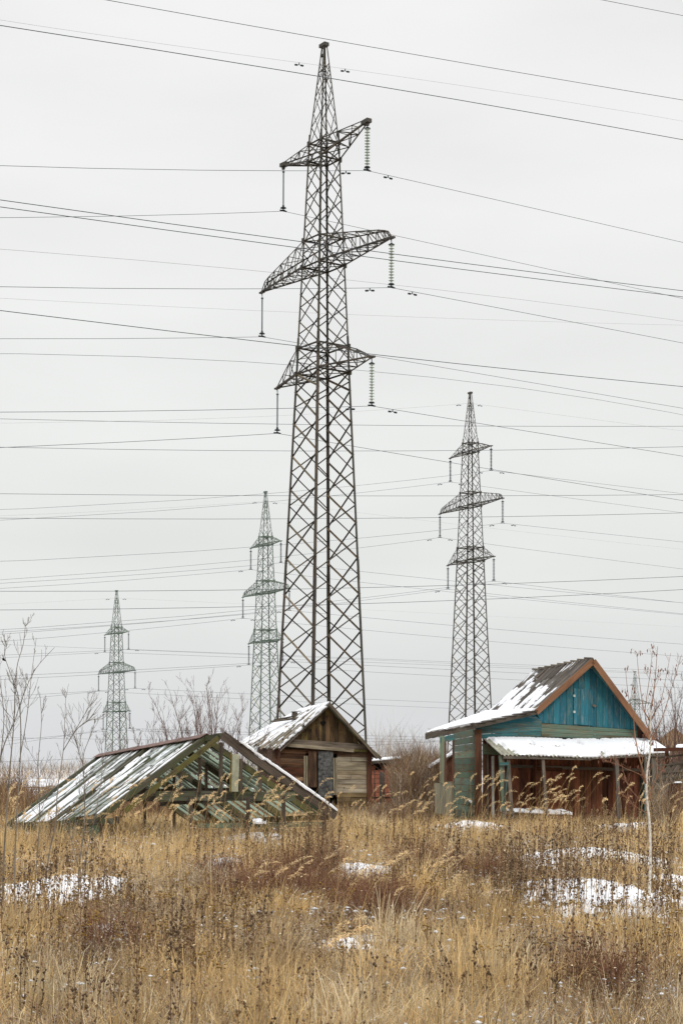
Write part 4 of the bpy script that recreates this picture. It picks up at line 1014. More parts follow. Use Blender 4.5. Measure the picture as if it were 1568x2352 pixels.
# ------------------------------------------------------------------ terrain
_tab = npr.random((64, 64))
def vnoise(x, y):
    xi = np.floor(x).astype(int); yi = np.floor(y).astype(int); fx = x - xi; fy = y - yi
    fx = fx * fx * (3 - 2 * fx); fy = fy * fy * (3 - 2 * fy)
    g_ = lambda a, b: _tab[a % 64, b % 64]
    return (g_(xi, yi) * (1 - fx) + g_(xi + 1, yi) * fx) * (1 - fy) + (g_(xi, yi + 1) * (1 - fx) + g_(xi + 1, yi + 1) * fx) * fy
def fnoise(x, y, s, seed=0.0):
    x = x * s + seed * 7.31; y = y * s + seed * 3.77
    return (vnoise(x, y) * .55 + vnoise(x * 2.1 + 5, y * 2.1) * .28 + vnoise(x * 4.3, y * 4.3 + 9) * .17)
def sstep(a, b, x): t = np.clip((x - a) / (b - a), 0, 1); return t * t * (3 - 2 * t)
# snow patches: picture column, distance, half width, half depth (m), bank height
PATCH = [(1290, 21.3, .75, 1.7, .13), (1430, 20.6, .7, 1.9, .13), (1240, 28.6, .8, 1.5, .16), (1330, 30.0, .8, 1.5, .15), (1440, 29.0, .8, 1.5, .15), (60, 21.8, .75, 1.7, .14), (200, 22.3, .6, 1.5, .13), (822, 26.6, .62, 1.3, .16), (515, 28.5, .42, 1.2, .14),
         (1082, 46.5, 1.0, 1.8, .2), (1475, 47, 1.1, 1.6, .15), (1036, 15.4, .13, .18, .06), (800, 15.9, .34, .5, .05), (360, 14.2, .22, .25, .03),
         (250, 17.5, .35, .5, .05), (560, 16.5, .25, .5, .04), (1540, 24.0, .5, 1.6, .12), (620, 38.0, .6, 1.2, .14), (560, 38.5, .5, 1, .12), (1230, 14.5, .25, .3, .03), (1100, 26.0, .35, .8, .1), (700, 19.5, .25, .5, .05)]
PW = [((px - CX) / F * Z, Z, rx, ry, h) for px, Z, rx, ry, h in PATCH]
def gh_(x, y):
    x = np.asarray(x, float); y = np.asarray(y, float)
    z = .10 * (fnoise(x, y, .22, 1) - .5) * sstep(8, 14, y) + .03 * (fnoise(x, y, 1.3, 2) - .5)
    for cx, cy, rx, ry, h in PW:
        d = ((x - cx) / (rx * 1.25)) ** 2 + ((y - cy - ry * .4) / (ry * 1.3)) ** 2
        z = z + h * np.exp(-d * 1.3)
    west = np.clip((13 - x) * .28, 0, 14.5)
    dip = west * sstep(75, 200, y) * (1 - .86 * sstep(270, 640, y))
    return z - dip
def gz1(x, y): return float(gh_(np.array([x]), np.array([y]))[0])

def grid_mesh(name, xs, ys, mat):
    X, Y = np.meshgrid(xs, ys); Z = gh_(X, Y); n, m = X.shape
    me = bpy.data.meshes.new(name); V = np.stack([X, Y, Z], -1).reshape(-1, 3)
    idx = np.arange(n * m).reshape(n, m)
    q = np.stack([idx[:-1, :-1], idx[:-1, 1:], idx[1:, 1:], idx[1:, :-1]], -1).reshape(-1, 4)
    arrays_to_mesh(me, V, q, np.zeros((0, 3), int), None); me.materials.append(mat)
    me.polygons.foreach_set('use_smooth', [True] * len(me.polygons))
    o = bpy.data.objects.new(name, me); COL.objects.link(o); return o
def arrays_to_mesh(me, V, quads, tris, cols):
    nq, ntq = len(quads), len(tris)
    me.vertices.add(len(V)); me.vertices.foreach_set('co', np.asarray(V, np.float32).ravel())
    loops = np.concatenate([np.asarray(quads).ravel(), np.asarray(tris).ravel()]).astype(np.int32)
    me.loops.add(len(loops)); me.loops.foreach_set('vertex_index', loops)
    st = np.concatenate([np.arange(nq) * 4, nq * 4 + np.arange(ntq) * 3]).astype(np.int32)
    me.polygons.add(nq + ntq); me.polygons.foreach_set('loop_start', st)
    try: me.polygons.foreach_set('loop_total', np.concatenate([np.full(nq, 4), np.full(ntq, 3)]).astype(np.int32))
    except Exception: pass
    if cols is not None:
        ca = me.attributes.new('col', 'FLOAT_COLOR', 'POINT')
        c4 = np.ones((len(V), 4), np.float32); c4[:, :3] = cols; ca.data.foreach_set('color', c4.ravel())
    me.update(calc_edges=True)

def ground_mat():
    m, n, b = new_mat('dead_grass_litter_with_snow'); l = n.links.new
    g = N(n, 'ShaderNodeNewGeometry'); s = N(n, 'ShaderNodeSeparateXYZ'); l(g.outputs['Position'], s.inputs[0])
    n1 = N(n, 'ShaderNodeTexNoise', {'Scale': 14.0, 'Detail': 8, 'Roughness': .75}); l(g.outputs['Position'], n1.inputs['Vector'])
    r1 = rampn(n, [(.3, (.075, .048, .025)), (.5, (.19, .13, .07)), (.7, (.34, .25, .135))]); l(n1.outputs['Fac'], r1.inputs[0])
    n2 = N(n, 'ShaderNodeTexNoise', {'Scale': 1.1, 'Detail': 6, 'Roughness': .7}); l(g.outputs['Position'], n2.inputs['Vector'])
    r2 = rampn(n, [(.60, (0, 0, 0)), (.64, (1, 1, 1))]); l(n2.outputs['Fac'], r2.inputs[0])
    n3 = N(n, 'ShaderNodeTexNoise', {'Scale': .02, 'Detail': 8, 'Roughness': .8}); l(g.outputs['Position'], n3.inputs['Vector'])
    r3 = rampn(n, [(.44, (0, 0, 0)), (.49, (1, 1, 1))]); l(n3.outputs['Fac'], r3.inputs[0])
    far = N(n, 'ShaderNodeMapRange', {1: 110.0, 2: 200.0}); l(s.outputs['Y'], far.inputs[0])
    fm = N(n, 'ShaderNodeMath', operation='MULTIPLY'); l(far.outputs[0], fm.inputs[0]); l(r3.outputs[0], fm.inputs[1])
    mx = N(n, 'ShaderNodeMath', operation='MAXIMUM'); l(fm.outputs[0], mx.inputs[0]); l(r2.outputs[0], mx.inputs[1])
    mc = N(n, 'ShaderNodeMixRGB'); l(mx.outputs[0], mc.inputs[0]); l(r1.outputs[0], mc.inputs[1]); mc.inputs[2].default_value = (.82, .84, .88, 1)
    l(mc.outputs[0], b.inputs['Base Color']); b.inputs['Roughness'].default_value = .95; b.inputs['Specular IOR Level'].default_value = .1
    bp = N(n, 'ShaderNodeBump', {'Strength': .8, 'Distance': .03}); l(n1.outputs['Fac'], bp.inputs['Height']); l(bp.outputs[0], b.inputs['Normal'])
    return m
xs = np.sinh(np.linspace(-7.2, 7.2, 230)) * 6.0; ys = np.concatenate([np.linspace(-60, 6, 12), np.linspace(6.5, 60, 180), np.geomspace(61, 5500, 90)])
gnd = grid_mesh('ground', xs, ys, ground_mat()); tag(gnd, kind='structure')

# snow lying on the ground
mb = MB()
def snow_blob(cx, cy, rx, ry, th, nn=26, rough=.45, sd=0.0):
    V = []; Fs = []; Mk = []
    m_ = nn
    for j in range(m_ + 1):
        for i in range(m_ + 1):
            u, v = i / m_ * 2 - 1, j / m_ * 2 - 1
            x, y = cx + u * rx * 1.25, cy + v * ry * 1.25
            d = math.hypot(u, v) * 1.25
            k = .72 - d + rough * 2.2 * (mn.fractal(Vector((x * 3.1 + sd, y * 1.7, sd)), .75, 2.1, 5))
            V.append((x, y, max(-.04, min(th, k * th * 3)))); Mk.append(k)
    P_ = np.array(V); zg = gh_(P_[:, 0], P_[:, 1])
    V = [(a, b, c + float(q)) for (a, b, c), q in zip(V, zg)]
    for j in range(m_):
        for i in range(m_):
            a = j * (m_ + 1) + i; q = (a, a + 1, a + m_ + 2, a + m_ + 1)
            if max(Mk[k] for k in q) > 0: Fs.append(q)
    mb.add(V, Fs)
for i, (cx, cy, rx, ry, h) in enumerate(PW): snow_blob(cx, cy, rx, ry, .045, 70 if rx > .5 else 30, .72, i * 3.3)
for k in range(520):
    Z = 11 + 40 * rng.random() ** 1.6; x = rng.uniform(-.24, .24) * Z; r = rng.uniform(.03, .14) * (1 + Z / 40)
    snow_blob(x, Z, r * rng.uniform(1, 2), r * rng.uniform(1, 2), .03, 8, .5, k * 1.7)
sn = mb.build('snow', M['snow'], smooth=True); tag(sn, 'patches of thin white snow lying between the dry weeds', 'snow', kind='stuff')

# ------------------------------------------------------------------ dry grass and weeds
def veg_mat(name, rough=.8, trans=0.25):
    m, n, b = new_mat(name); l = n.links.new
    a = N(n, 'ShaderNodeAttribute', attribute_name='col'); l(a.outputs['Color'], b.inputs['Base Color'])
    b.inputs['Roughness'].default_value = rough; b.inputs['Specular IOR Level'].default_value = .15
    t = N(n, 'ShaderNodeBsdfTranslucent'); l(a.outputs['Color'], t.inputs['Color'])
    mx = N(n, 'ShaderNodeMixShader', {0: trans}); l(b.outputs[0], mx.inputs[1]); l(t.outputs[0], mx.inputs[2])
    l(mx.outputs[0], n.nodes['Material Output'].inputs['Surface']); return m
M['veg'] = veg_mat('dry_grass_blades'); M['weed'] = veg_mat('brown_dry_weeds', trans=.1)

class Arr:
    def __init__(s): s.V = []; s.Q = []; s.T = []; s.C = []; s.n = 0
    def put(s, V, Q, T, C):
        s.V.append(V); s.C.append(C); s.Q.append(Q + s.n); s.T.append(T + s.n); s.n += len(V)
    def blades(s, base, h, lean, wd, col, pw=1.8, az=None, droop=.12, tipw=0.0):
        n = len(base); sv = np.array([0, .38, .72, 1.0]); w4 = np.array([1, .9, .6, tipw])
        az = npr.uniform(0, math.pi, n) if az is None else az
        dx, dy = np.cos(az), np.sin(az); V = np.zeros((n, 8, 3), np.float32)
        for k in range(4):
            t = sv[k]; cx = base[:, 0] + lean[:, 0] * h * t ** pw; cy = base[:, 1] + lean[:, 1] * h * t ** pw; cz = base[:, 2] + h * (t - droop * t ** 3 * (np.abs(lean).sum(1) * 2))
            hw = wd * w4[k] / 2
            for e_, sg in ((0, -1), (1, 1)):
                V[:, 2 * k + e_, 0] = cx + sg * dx * hw; V[:, 2 * k + e_, 1] = cy + sg * dy * hw; V[:, 2 * k + e_, 2] = cz
        b = np.arange(n)[:, None] * 8
        Q = np.concatenate([b + np.array([[0, 1, 3, 2]]), b + np.array([[2, 3, 5, 4]])] + ([b + np.array([[4, 5, 7, 6]])] if tipw > 0 else []))
        T = b + np.array([[4, 5, 6]]) if tipw <= 0 else np.zeros((0, 3), int)
        s.put(V.reshape(-1, 3), Q, T, np.repeat(col, 8, axis=0))
    def octs(s, c, r, rz, col):
        n = len(c); o = np.array([[1, 0, 0], [0, 1, 0], [-1, 0, 0], [0, -1, 0], [0, 0, 1], [0, 0, -1]], np.float32)
        sc = np.stack([r, r, rz], -1)[:, None, :]; V = c[:, None, :] + o[None] * sc
        t = np.array([[0, 1, 4], [1, 2, 4], [2, 3, 4], [3, 0, 4], [1, 0, 5], [2, 1, 5], [3, 2, 5], [0, 3, 5]])
        T = (np.arange(n)[:, None, None] * 6 + t[None]).reshape(-1, 3)
        s.put(V.reshape(-1, 3).astype(np.float32), np.zeros((0, 4), int), T, np.repeat(col, 6, axis=0))
    def flecks(s, c, r, col):
        n = len(c); a = npr.normal(size=(n, 3)); a /= np.linalg.norm(a, axis=1)[:, None]; b = np.cross(a, npr.normal(size=(n, 3))); b /= np.linalg.norm(b, axis=1)[:, None] + 1e-6
        a = a * r[:, None]; b = b * (r * npr.uniform(.3, .8, n))[:, None]
        V = np.stack([c - a, c + b, c + a, c - b], 1); Q = np.arange(n)[:, None] * 4 + np.array([[0, 1, 2, 3]])
        s.put(V.reshape(-1, 3).astype(np.float32), Q, np.zeros((0, 3), int), np.repeat(col, 4, axis=0))
    def obj(s, name, mat, label=None, cat=None, kind='stuff', group=None, parent=None):
        me = bpy.data.meshes.new(name)
        arrays_to_mesh(me, np.concatenate(s.V), np.concatenate(s.Q), np.concatenate(s.T), np.concatenate(s.C)); me.materials.append(mat)
        o = bpy.data.objects.new(name, me); COL.objects.link(o); return tag(o, label, cat, group, kind)

def scatter(n, z0, z1, kx=.225, power=1.0):
    """random ground points between distances z0..z1 over the width seen, with a margin"""
    u = npr.random(n); Z = np.sqrt(z0 ** 2 + u * (z1 ** 2 - z0 ** 2)) if power == 1 else z0 + (z1 - z0) * u ** power
    x = npr.uniform(-1, 1, n) * (kx * Z + 2.2); return x, Z
FOOT = []   # no tall grass inside buildings
def inside(x, y):
    m = np.zeros(len(x), bool)
    def box(cx, cy, a, hx, hy):
        c, s_ = math.cos(R(a)), math.sin(R(a)); u = (x - cx) * c + (y - cy) * s_; v = -(x - cx) * s_ + (y - cy) * c
        return (np.abs(u) < hx) & (np.abs(v) < hy)
    m |= box(7.3, 58.2, 11, 2.9, 2.5); m |= box(-1.2, 68.8, 12, 1.9, 2.4); m |= box(1.6, 75.5, 4, .7, 1.4)
    return m
def open_mask(x, y):
    """0 in and just before snow patches, 1 elsewhere"""
    o = np.ones(len(x))
    for cx, cy, rx, ry, h in PW:
        if rx < .3: continue
        d = ((x - cx) / (rx * 1.15)) ** 2 + ((y - (cy - ry * .45)) / (ry * 1.6)) ** 2
        o = np.minimum(o, np.clip((d - .42) * 1.6 + (fnoise(x, y, 2.6, 5) - .50) * 4.6, .0, 1))
    return o
PAL = dict(gold=(.72, .51, .235), straw=(.58, .42, .215), pale=(.76, .64, .43), tan=(.40, .285, .16), brown=(.21, .13, .072), dark=(.115, .074, .048), red=(.17, .082, .05), grey=(.44, .38, .31))
PAL = {k: np.array(v) for k, v in PAL.items()}
def colours(x, y, n, kinds, seed):
    """kinds: list of (name, base weight, noise weight) ; noise makes patches of colour"""
    W = []
    for i, (k, b, a) in enumerate(kinds):
        W.append(np.clip(b + a * (fnoise(x, y * .5, .8, seed + i * 2.7) - .5) * 3.2, .005, None))
    W = np.array(W); W /= W.sum(0); c = W.cumsum(0); r = npr.random(n); idx = (r[None] > c).sum(0).clip(0, len(kinds) - 1)
    col = np.array([PAL[k[0]] for k in kinds])[idx]
    return col * npr.uniform(.6, 1.4, (n, 1)) * npr.uniform(.95, 1.05, (n, 3))
# reddish brown bushy clumps seen in the photo: picture column, distance, radius
RED = [(650, 22.0, .55), (680, 24.5, .65), (720, 27, .6), (850, 20.0, .55), (890, 18.8, .5), (540, 21, .4), (980, 27, .7), (520, 24.5, .5), (740, 21, .5), (1120, 24, .5), (250, 15, .3), (1380, 12.5, .3)]
def redmask(x, y):
    m = np.zeros(len(x))
    for px, Z, r in RED: m = np.maximum(m, np.exp(-(((x - (px - CX) / F * Z) / r) ** 2 + ((y - Z) / (r * 2.2)) ** 2)))
    return m

G = Arr()
for n, z0, z1, hm, wd, kd in ((122000, 8.5, 20, .30, .0052, 1), (104000, 19, 34, .40, .0072, 2), (70000, 33, 56, .46, .011, 3), (42000, 54, 85, .55, .017, 4), (12000, 82, 130, .5, .03, 5)):
    x, y = scatter(n, z0, z1); om = open_mask(x, y); nz = fnoise(x, y, .55, 3)
    keep = (npr.random(n) < np.clip(om + .19 + .05 * (y > 40), 0, 1) * np.clip(.1 + nz * 1.75, .15, 1)) & ~inside(x, y); x, y, om, nz = x[keep], y[keep], om[keep], nz[keep]; n = len(x)
    hc = fnoise(x, y, .9, 8)
    hm_ = hm * (1 - .45 * ((y > 44) & (y < 56) & (x > 3.2) & (x < 11))); h = hm_ * npr.uniform(.45, 1.25, n) * (.55 + .9 * hc) * (.45 + .55 * om) * (1 + .35 * sstep(13, 10, y))
    az = npr.normal(0, .36, n) + .10; lean = np.stack([az, npr.normal(0, .30, n)], -1) * (1 + npr.random((n, 1)) * 1.2)
    near = [('gold', .5, .9), ('straw', .6, .6), ('pale', .25, .5), ('tan', .6, .8), ('brown', .5, 1.0), ('grey', .28, .6)]
    far = [('gold', 1.0, .7), ('straw', .7, .6), ('pale', .22, .3), ('tan', .45, .7), ('brown', .28, .8), ('grey', .08, .2)]
    if kd >= 4: far = [('straw', .5, .4), ('tan', .6, .4), ('brown', .5, .5), ('grey', .2, .2)]
    col = colours(x, y, n, near if kd == 1 else far, 11)
    rm = redmask(x, y); pick = npr.random(n) < rm * .8; col[pick] = PAL['red'] * npr.uniform(.5, 1.3, (pick.sum(), 1)); 
    base = np.stack([x, y, gh_(x, y) - .01], -1)
    G.blades(base, h * (1 + .3 * rm), lean, wd * npr.uniform(.7, 1.4, n), col, droop=.3)
G.obj('grass', M['veg'], 'dry straw coloured grass covering the whole field', 'grass')

# fine curly under growth and fluff
U = Arr()
n = 60000; x, y = scatter(n, 10, 40, power=1.25); om = open_mask(x, y); keep = npr.random(n) < np.clip(om * 1.1, .06, 1); x, y = x[keep], y[keep]; n = len(x)
base = np.stack([x, y, gh_(x, y) + npr.uniform(0, .12, n)], -1)
U.blades(base, npr.uniform(.06, .22, n), npr.normal(0, .9, (n, 2)), .0035 * (1 + y / 22), colours(x, y, n, [('tan', .5, .5), ('brown', .5, .5), ('grey', .4, .4), ('straw', .4, .3), ('dark', .2, .2)], 31), pw=1.2, droop=.2)
n = 46000; x, y = scatter(n, 9.5, 42, power=1.3); f_ = fnoise(x, y, .5, 41); keep = npr.random(n) < np.clip((f_ - .40) * 4, .05, 1); x, y = x[keep], y[keep]; n = len(x)
c = np.stack([x, y, gh_(x, y) + npr.uniform(.1, .55, n)], -1)
U.flecks(c, npr.uniform(.004, .013, n) * (.7 + y / 30), colours(x, y, n, [('grey', .9, .3), ('pale', .3, .2), ('brown', .5, .4), ('dark', .2, .2)], 51))
for px_, Z_, r_, n_ in ((430, 22, .9, 4200), (520, 25, .8, 2600), (340, 18, .5, 1500), (980, 24, .7, 1800), (1240, 14.5, .4, 900), (640, 15, .5, 1300), (1200, 33, 1.2, 1600), (180, 14, .5, 1200), (900, 13, .5, 900)):
    a = npr.uniform(0, 2 * math.pi, n_); d = r_ * np.sqrt(npr.random(n_)); x = (px_ - CX) / F * Z_ + d * np.cos(a); y = Z_ + 1.8 * d * np.sin(a)
    c = np.stack([x, y, gh_(x, y) + npr.uniform(.05, .5, n_) * (1 - .4 * d / r_)], -1); cc = np.array([[.46, .38, .29]]) * npr.uniform(.45, 1.5, (n_, 1))
    U.flecks(c, npr.uniform(.004, .014, n_), cc)
    b_ = c.copy(); b_[:, 2] = gh_(x, y); U.blades(b_[::2], np.maximum(c[::2, 2] - b_[::2, 2], .05), npr.normal(0, .3, (len(c[::2]), 2)), np.full(len(c[::2]), .0035), cc[::2] * .6, droop=.1)
U.obj('undergrowth', M['veg'], 'tangled fine dead stems and seed fluff low in the field', 'undergrowth')

# dark brown stalks with bud-like seed heads
def stalks(n, z0, z1, hm, colname, hmax=1.25, maskseed=None, thr=.45, buds=12, budr=.011, kx=.225, budcol=None, xy=None, lean=.07, twigs=True):
    x, y = scatter(n, z0, z1, kx) if xy is None else xy
    n = len(x); keep = ~inside(x, y)
    if maskseed is not None: keep &= npr.random(n) < np.clip((fnoise(x, y * .6, .7, maskseed) - thr) * 9, .03, 1)
    x, y = x[keep], y[keep]; n = len(x); A_ = Arr()
    h = np.clip(hm * npr.uniform(.4, 1.4, n) * (.7 + .6 * fnoise(x, y, .5, 77)), .15, hmax); base = np.stack([x, y, gh_(x, y) - .01], -1)
    ln = npr.normal(0, lean, (n, 2)) + np.array([[.03, 0]]); wd = .0055 * (.75 + y / 40)
    cl = (np.array([PAL[c_] for c_ in colname]) if isinstance(colname, (list, tuple)) else np.array([PAL[colname]]))
    col = cl[npr.integers(0, len(cl), n)] * npr.uniform(.7, 1.3, (n, 1))
    for a in (0, math.pi / 2): A_.blades(base, h, ln, wd * 1.0, col, pw=1.3, az=np.full(n, a) + .3, droop=.0, tipw=.4)
    # side twigs and buds along the upper two thirds
    k = buds; t = npr.uniform(.35, 1.0, (n, k)); 
    px_ = base[:, None, 0] + ln[:, None, 0] * h[:, None] * t ** 1.3; py_ = base[:, None, 1] + ln[:, None, 1] * h[:, None] * t ** 1.3; pz_ = base[:, None, 2] + h[:, None] * t
    q = np.stack([px_, py_, pz_], -1).reshape(-1, 3); nn = len(q)
    hh = npr.uniform(.02, .11, nn) * np.repeat(h, k); aa = npr.uniform(0, 2 * math.pi, nn); ll = np.stack([np.cos(aa), np.sin(aa)], -1) * npr.uniform(.25, .7, (nn, 1))
    cc = np.repeat(col, k, axis=0)
    if twigs: A_.blades(q, hh, ll, np.repeat(wd, k) * .6, cc, pw=.9, droop=0, tipw=.3)
    e_ = q + np.stack([ll[:, 0] * hh, ll[:, 1] * hh, hh], -1)
    rr = budr * npr.uniform(.5, 1.4, nn) * (.8 + np.repeat(y, k) / 60)
    bc = cc * .85 if budcol is None else np.repeat(PAL[budcol][None] if isinstance(budcol, str) else np.array([budcol]), nn, 0) * npr.uniform(.7, 1.3, (nn, 1))
    A_.octs(e_, rr, rr * npr.uniform(.8, 1.7, nn), bc)
    m_ = npr.random(nn) < .35; A_.flecks(q[m_] + npr.normal(0, .015, (m_.sum(), 3)), npr.uniform(.006, .018, m_.sum()), cc[m_] * .9)
    return A_, x, y, h, base, ln
A_, *_ = stalks(1900, 9.5, 24, .40, ('brown', 'dark', 'brown', 'tan', 'tan'), .8, 61, .44, 8, .007); A2, *_ = stalks(2000, 22, 52, .55, ('brown', 'dark', 'tan', 'tan'), 1.05, 71, .48, 7, .009)
def merge(a, b):
    for V, Q, T, C in zip(b.V, b.Q, b.T, b.C):
        a.V.append(V); a.C.append(C); a.Q.append(Q + a.n); a.T.append(T + a.n)
    a.n += b.n
merge(A_, A2)
# dense stands: right middle, centre right, left
for px0, px1, z0, z1, n, hm in ((1120, 1560, 17.5, 31, 400, .52), (1150, 1330, 18, 23, 130, .64), (900, 1200, 20, 32, 170, .55), (560, 780, 24, 31, 110, .55), (690, 790, 23, 27, 40, .85), (-10, 330, 17, 25, 240, .45), (1330, 1560, 30, 44, 90, .7), (0, 900, 9.5, 15, 170, .48), (100, 1500, 32, 40, 260, .62), (300, 620, 14, 19, 140, .42), (1000, 1560, 10, 14, 90, .42)):
    Z = npr.uniform(z0, z1, n); X = npr.uniform((px0 - CX) / F, (px1 - CX) / F, n) * Z
    B_, *_ = stalks(n, 0, 0, hm, ('brown', 'dark', 'brown', 'tan'), 1.3, buds=11, budr=.0085, xy=(X, Z), lean=.05); merge(A_, B_)
A_.obj('dry_weeds', M['weed'], 'dark brown dead weed stalks with small seed buds across the field', 'weeds')

# tufts of taller golden grass
Tf = Arr()
for k in range(330):
    Z = 9.8 + 34 * npr.random() ** 1.3; cx = npr.uniform(-.235, .235) * Z
    if open_mask(np.array([cx]), np.array([Z]))[0] < .7 or redmask(np.array([cx]), np.array([Z]))[0] > .4 or inside(np.array([cx]), np.array([Z]))[0]: continue
    n = int(npr.uniform(50, 130)); r = npr.uniform(.08, .32) * (1 + Z / 40); a = npr.uniform(0, 2 * math.pi, n); d = r * np.sqrt(npr.random(n))
    x = cx + d * np.cos(a); y = Z + d * np.sin(a); hh = npr.uniform(.28, .62) * (1 + Z / 60)
    cb_ = PAL[('gold', 'gold', 'pale', 'straw', 'tan')[npr.integers(0, 5)]] * npr.uniform(.8, 1.15)
    Tf.blades(np.stack([x, y, gh_(x, y)], -1), hh * npr.uniform(.5, 1.15, n), np.stack([np.cos(a) * d / r * .45 + .12, np.sin(a) * .35], -1) + npr.normal(0, .2, (n, 2)), np.full(n, .0048) * (.8 + Z / 34), cb_ * npr.uniform(.65, 1.3, (n, 1)), pw=2.0, droop=.35)
Tf.obj('tall_grass_tufts', M['veg'], 'taller golden tufts of bent dry grass scattered over the field', 'grass')

# reddish brown fine shrubs
Rr = Arr()
for px, Z, r in RED:
    n = int(2200 * r); a = npr.uniform(0, 2 * math.pi, n); d = r * np.sqrt(npr.random(n)) * .8; x = (px - CX) / F * Z + d * np.cos(a); y = Z + 1.6 * d * np.sin(a)
    h = npr.uniform(.25, .72, n) * (1 - .35 * d / r); ln = np.stack([np.cos(a) * d / r * .5, np.sin(a) * .3], -1) + npr.normal(0, .25, (n, 2))
    Rr.blades(np.stack([x, y, gh_(x, y)], -1), h, ln, .004 * np.ones(n), PAL['red'] * npr.uniform(.45, 1.7, (n, 1)) + PAL['tan'] * (npr.random((n, 1)) < .25) * .5, pw=1.3, droop=.1)
    m_ = n * 2; k = npr.integers(0, n, m_); t = npr.uniform(.4, 1, m_); q = np.stack([x[k] + ln[k, 0] * h[k] * t ** 1.3, y[k] + ln[k, 1] * h[k] * t ** 1.3, gh_(x[k], y[k]) + h[k] * t], -1)
    Rr.flecks(q + npr.normal(0, .012, q.shape), npr.uniform(.005, .014, m_), PAL['red'] * npr.uniform(.5, 1.5, (m_, 1)))
Rr.obj('red_scrub', M['weed'], 'low reddish brown bushy clumps in the middle of the field', 'scrub')

# snow clots caught in the stems
Cs = Arr()
n = 26000; x, y = scatter(n, 9.5, 45, power=1.3); f_ = fnoise(x, y * .7, .75, 63); keep = npr.random(n) < np.clip((f_ - .50) * 7, .02, 1); x, y = x[keep], y[keep]; n = len(x)
c = np.stack([x, y, gh_(x, y) + npr.uniform(.0, .26, n) ** 1.0], -1); r = npr.uniform(.006, .02, n) * (.7 + y / 34)
r = r * (.5 + npr.random(n) ** 3); Cs.octs(c, r * npr.uniform(.7, 1.6, n), r * .55, np.array([[.80, .81, .83]]) * npr.uniform(.85, 1.05, (n, 1)))
Cs.obj('snow_clots', M['weed'], 'small clots of snow caught low among the grass stems', 'snow')

# tansy: flat yellow-brown heads on upright stalks
Tn = Arr(); n = 260
xx, yy = scatter(n, 11, 20); k = (fnoise(xx, yy, .6, 91) > .42); xx, yy = xx[k], yy[k]; n = len(xx)
h = npr.uniform(.35, .62, n); base = np.stack([xx, yy, gh_(xx, yy)], -1); ln = npr.normal(0, .06, (n, 2))
for a in (0, math.pi / 2): Tn.blades(base, h, ln, np.full(n, .0055), np.tile(PAL['brown'], (n, 1)) * npr.uniform(.8, 1.4, (n, 1)), pw=1.3, az=np.full(n, a), droop=0, tipw=.5)
tp = base + np.stack([ln[:, 0] * h, ln[:, 1] * h, h], -1); K = 8
hd = np.repeat(tp, K, 0) + np.stack([npr.normal(0, .028, n * K), npr.normal(0, .028, n * K), npr.normal(0, .016, n * K)], -1)
Tn.octs(hd, npr.uniform(.008, .015, n * K), npr.uniform(.005, .009, n * K), np.array([[.30, .18, .045]]) * npr.uniform(.5, 1.4, (n * K, 1)))
st = np.repeat(tp - np.array([[0, 0, .09]]), K, 0); dv = hd - st; Tn.blades(st, dv[:, 2], dv[:, :2] / dv[:, 2:3], np.full(n * K, .003), np.tile(PAL['brown'], (n * K, 1)), pw=1, droop=0, tipw=.5)
Tn.obj('tansy', M['weed'], 'dead tansy stalks with flat yellow brown flower heads near the bottom', 'weeds')

# reed grass with drooping golden plumes
def plumes(xy, hm, name, label, lx=.22, hs=.16):
    x, y = xy; n = len(x); A_ = Arr(); h = hm * npr.uniform(.62, 1.12, n); base = np.stack([x, y, gh_(x, y)], -1)
    ln = np.stack([npr.normal(lx, .13, n), npr.normal(0, .12, n)], -1); pw = 2.4; col = PAL['gold'] * npr.uniform(.8, 1.2, (n, 1))
    for a in (0, math.pi / 2): A_.blades(base, h, ln, np.full(n, .0045), col * .95, pw=pw, az=np.full(n, a), droop=.05, tipw=.5)
    for q_ in range(3):  # long leaves
        t = npr.uniform(.1, .5, n); b_ = base + np.stack([ln[:, 0] * h * t ** pw, ln[:, 1] * h * t ** pw, h * t], -1)
        A_.blades(b_, h * npr.uniform(.2, .4, n), np.stack([npr.normal(.3, .5, n), npr.normal(0, .4, n)], -1), np.full(n, .006), col * npr.uniform(.8, 1.1, (n, 1)), pw=1.5, droop=.5)
    K = 58; t = npr.uniform(0, 1, (n, K)); s_ = hs * npr.uniform(.7, 1.25, n)[:, None]
    # head continues the stem and bends over to the right
    tipx = base[:, 0] + ln[:, 0] * h; tipy = base[:, 1] + ln[:, 1] * h; tipz = base[:, 2] + h * (1 - .05 * np.abs(ln).sum(1) * 2)
    drop = npr.uniform(.15, .75, n)[:, None]; sl = np.clip(ln[:, :1] * pw, .2, 1.3)
    hx = tipx[:, None] + s_ * t * (.75 * sl + .25 * t); hy = tipy[:, None] + s_ * t * ln[:, 1:2]; hz = tipz[:, None] + s_ * (t * .85 - drop * t ** 2 * .9)
    wv = .021 * np.sin(np.pi * np.clip(t * .92 + .06, 0, 1)) ** .7
    c = np.stack([hx + npr.normal(0, 1, hx.shape) * wv * .5, hy + npr.normal(0, 1, hx.shape) * wv * .6, hz + npr.normal(0, 1, hx.shape) * wv * .6], -1).reshape(-1, 3); m_ = len(c)
    hc = np.repeat(np.array([[.86, .66, .38]]) * npr.uniform(.8, 1.15, (n, 1)), K, 0) * npr.uniform(.8, 1.2, (m_, 1))
    L_ = npr.uniform(.018, .034, m_); sl2 = np.repeat(sl[:, 0], K)
    A_.blades(c, L_ * .8, np.stack([sl2 * 1.0 + npr.normal(0, .35, m_), npr.normal(0, .45, m_)], -1), np.full(m_, .0088), hc, pw=1.1, droop=.35)
    return A_.obj(name, M['veg'], label, 'grass')
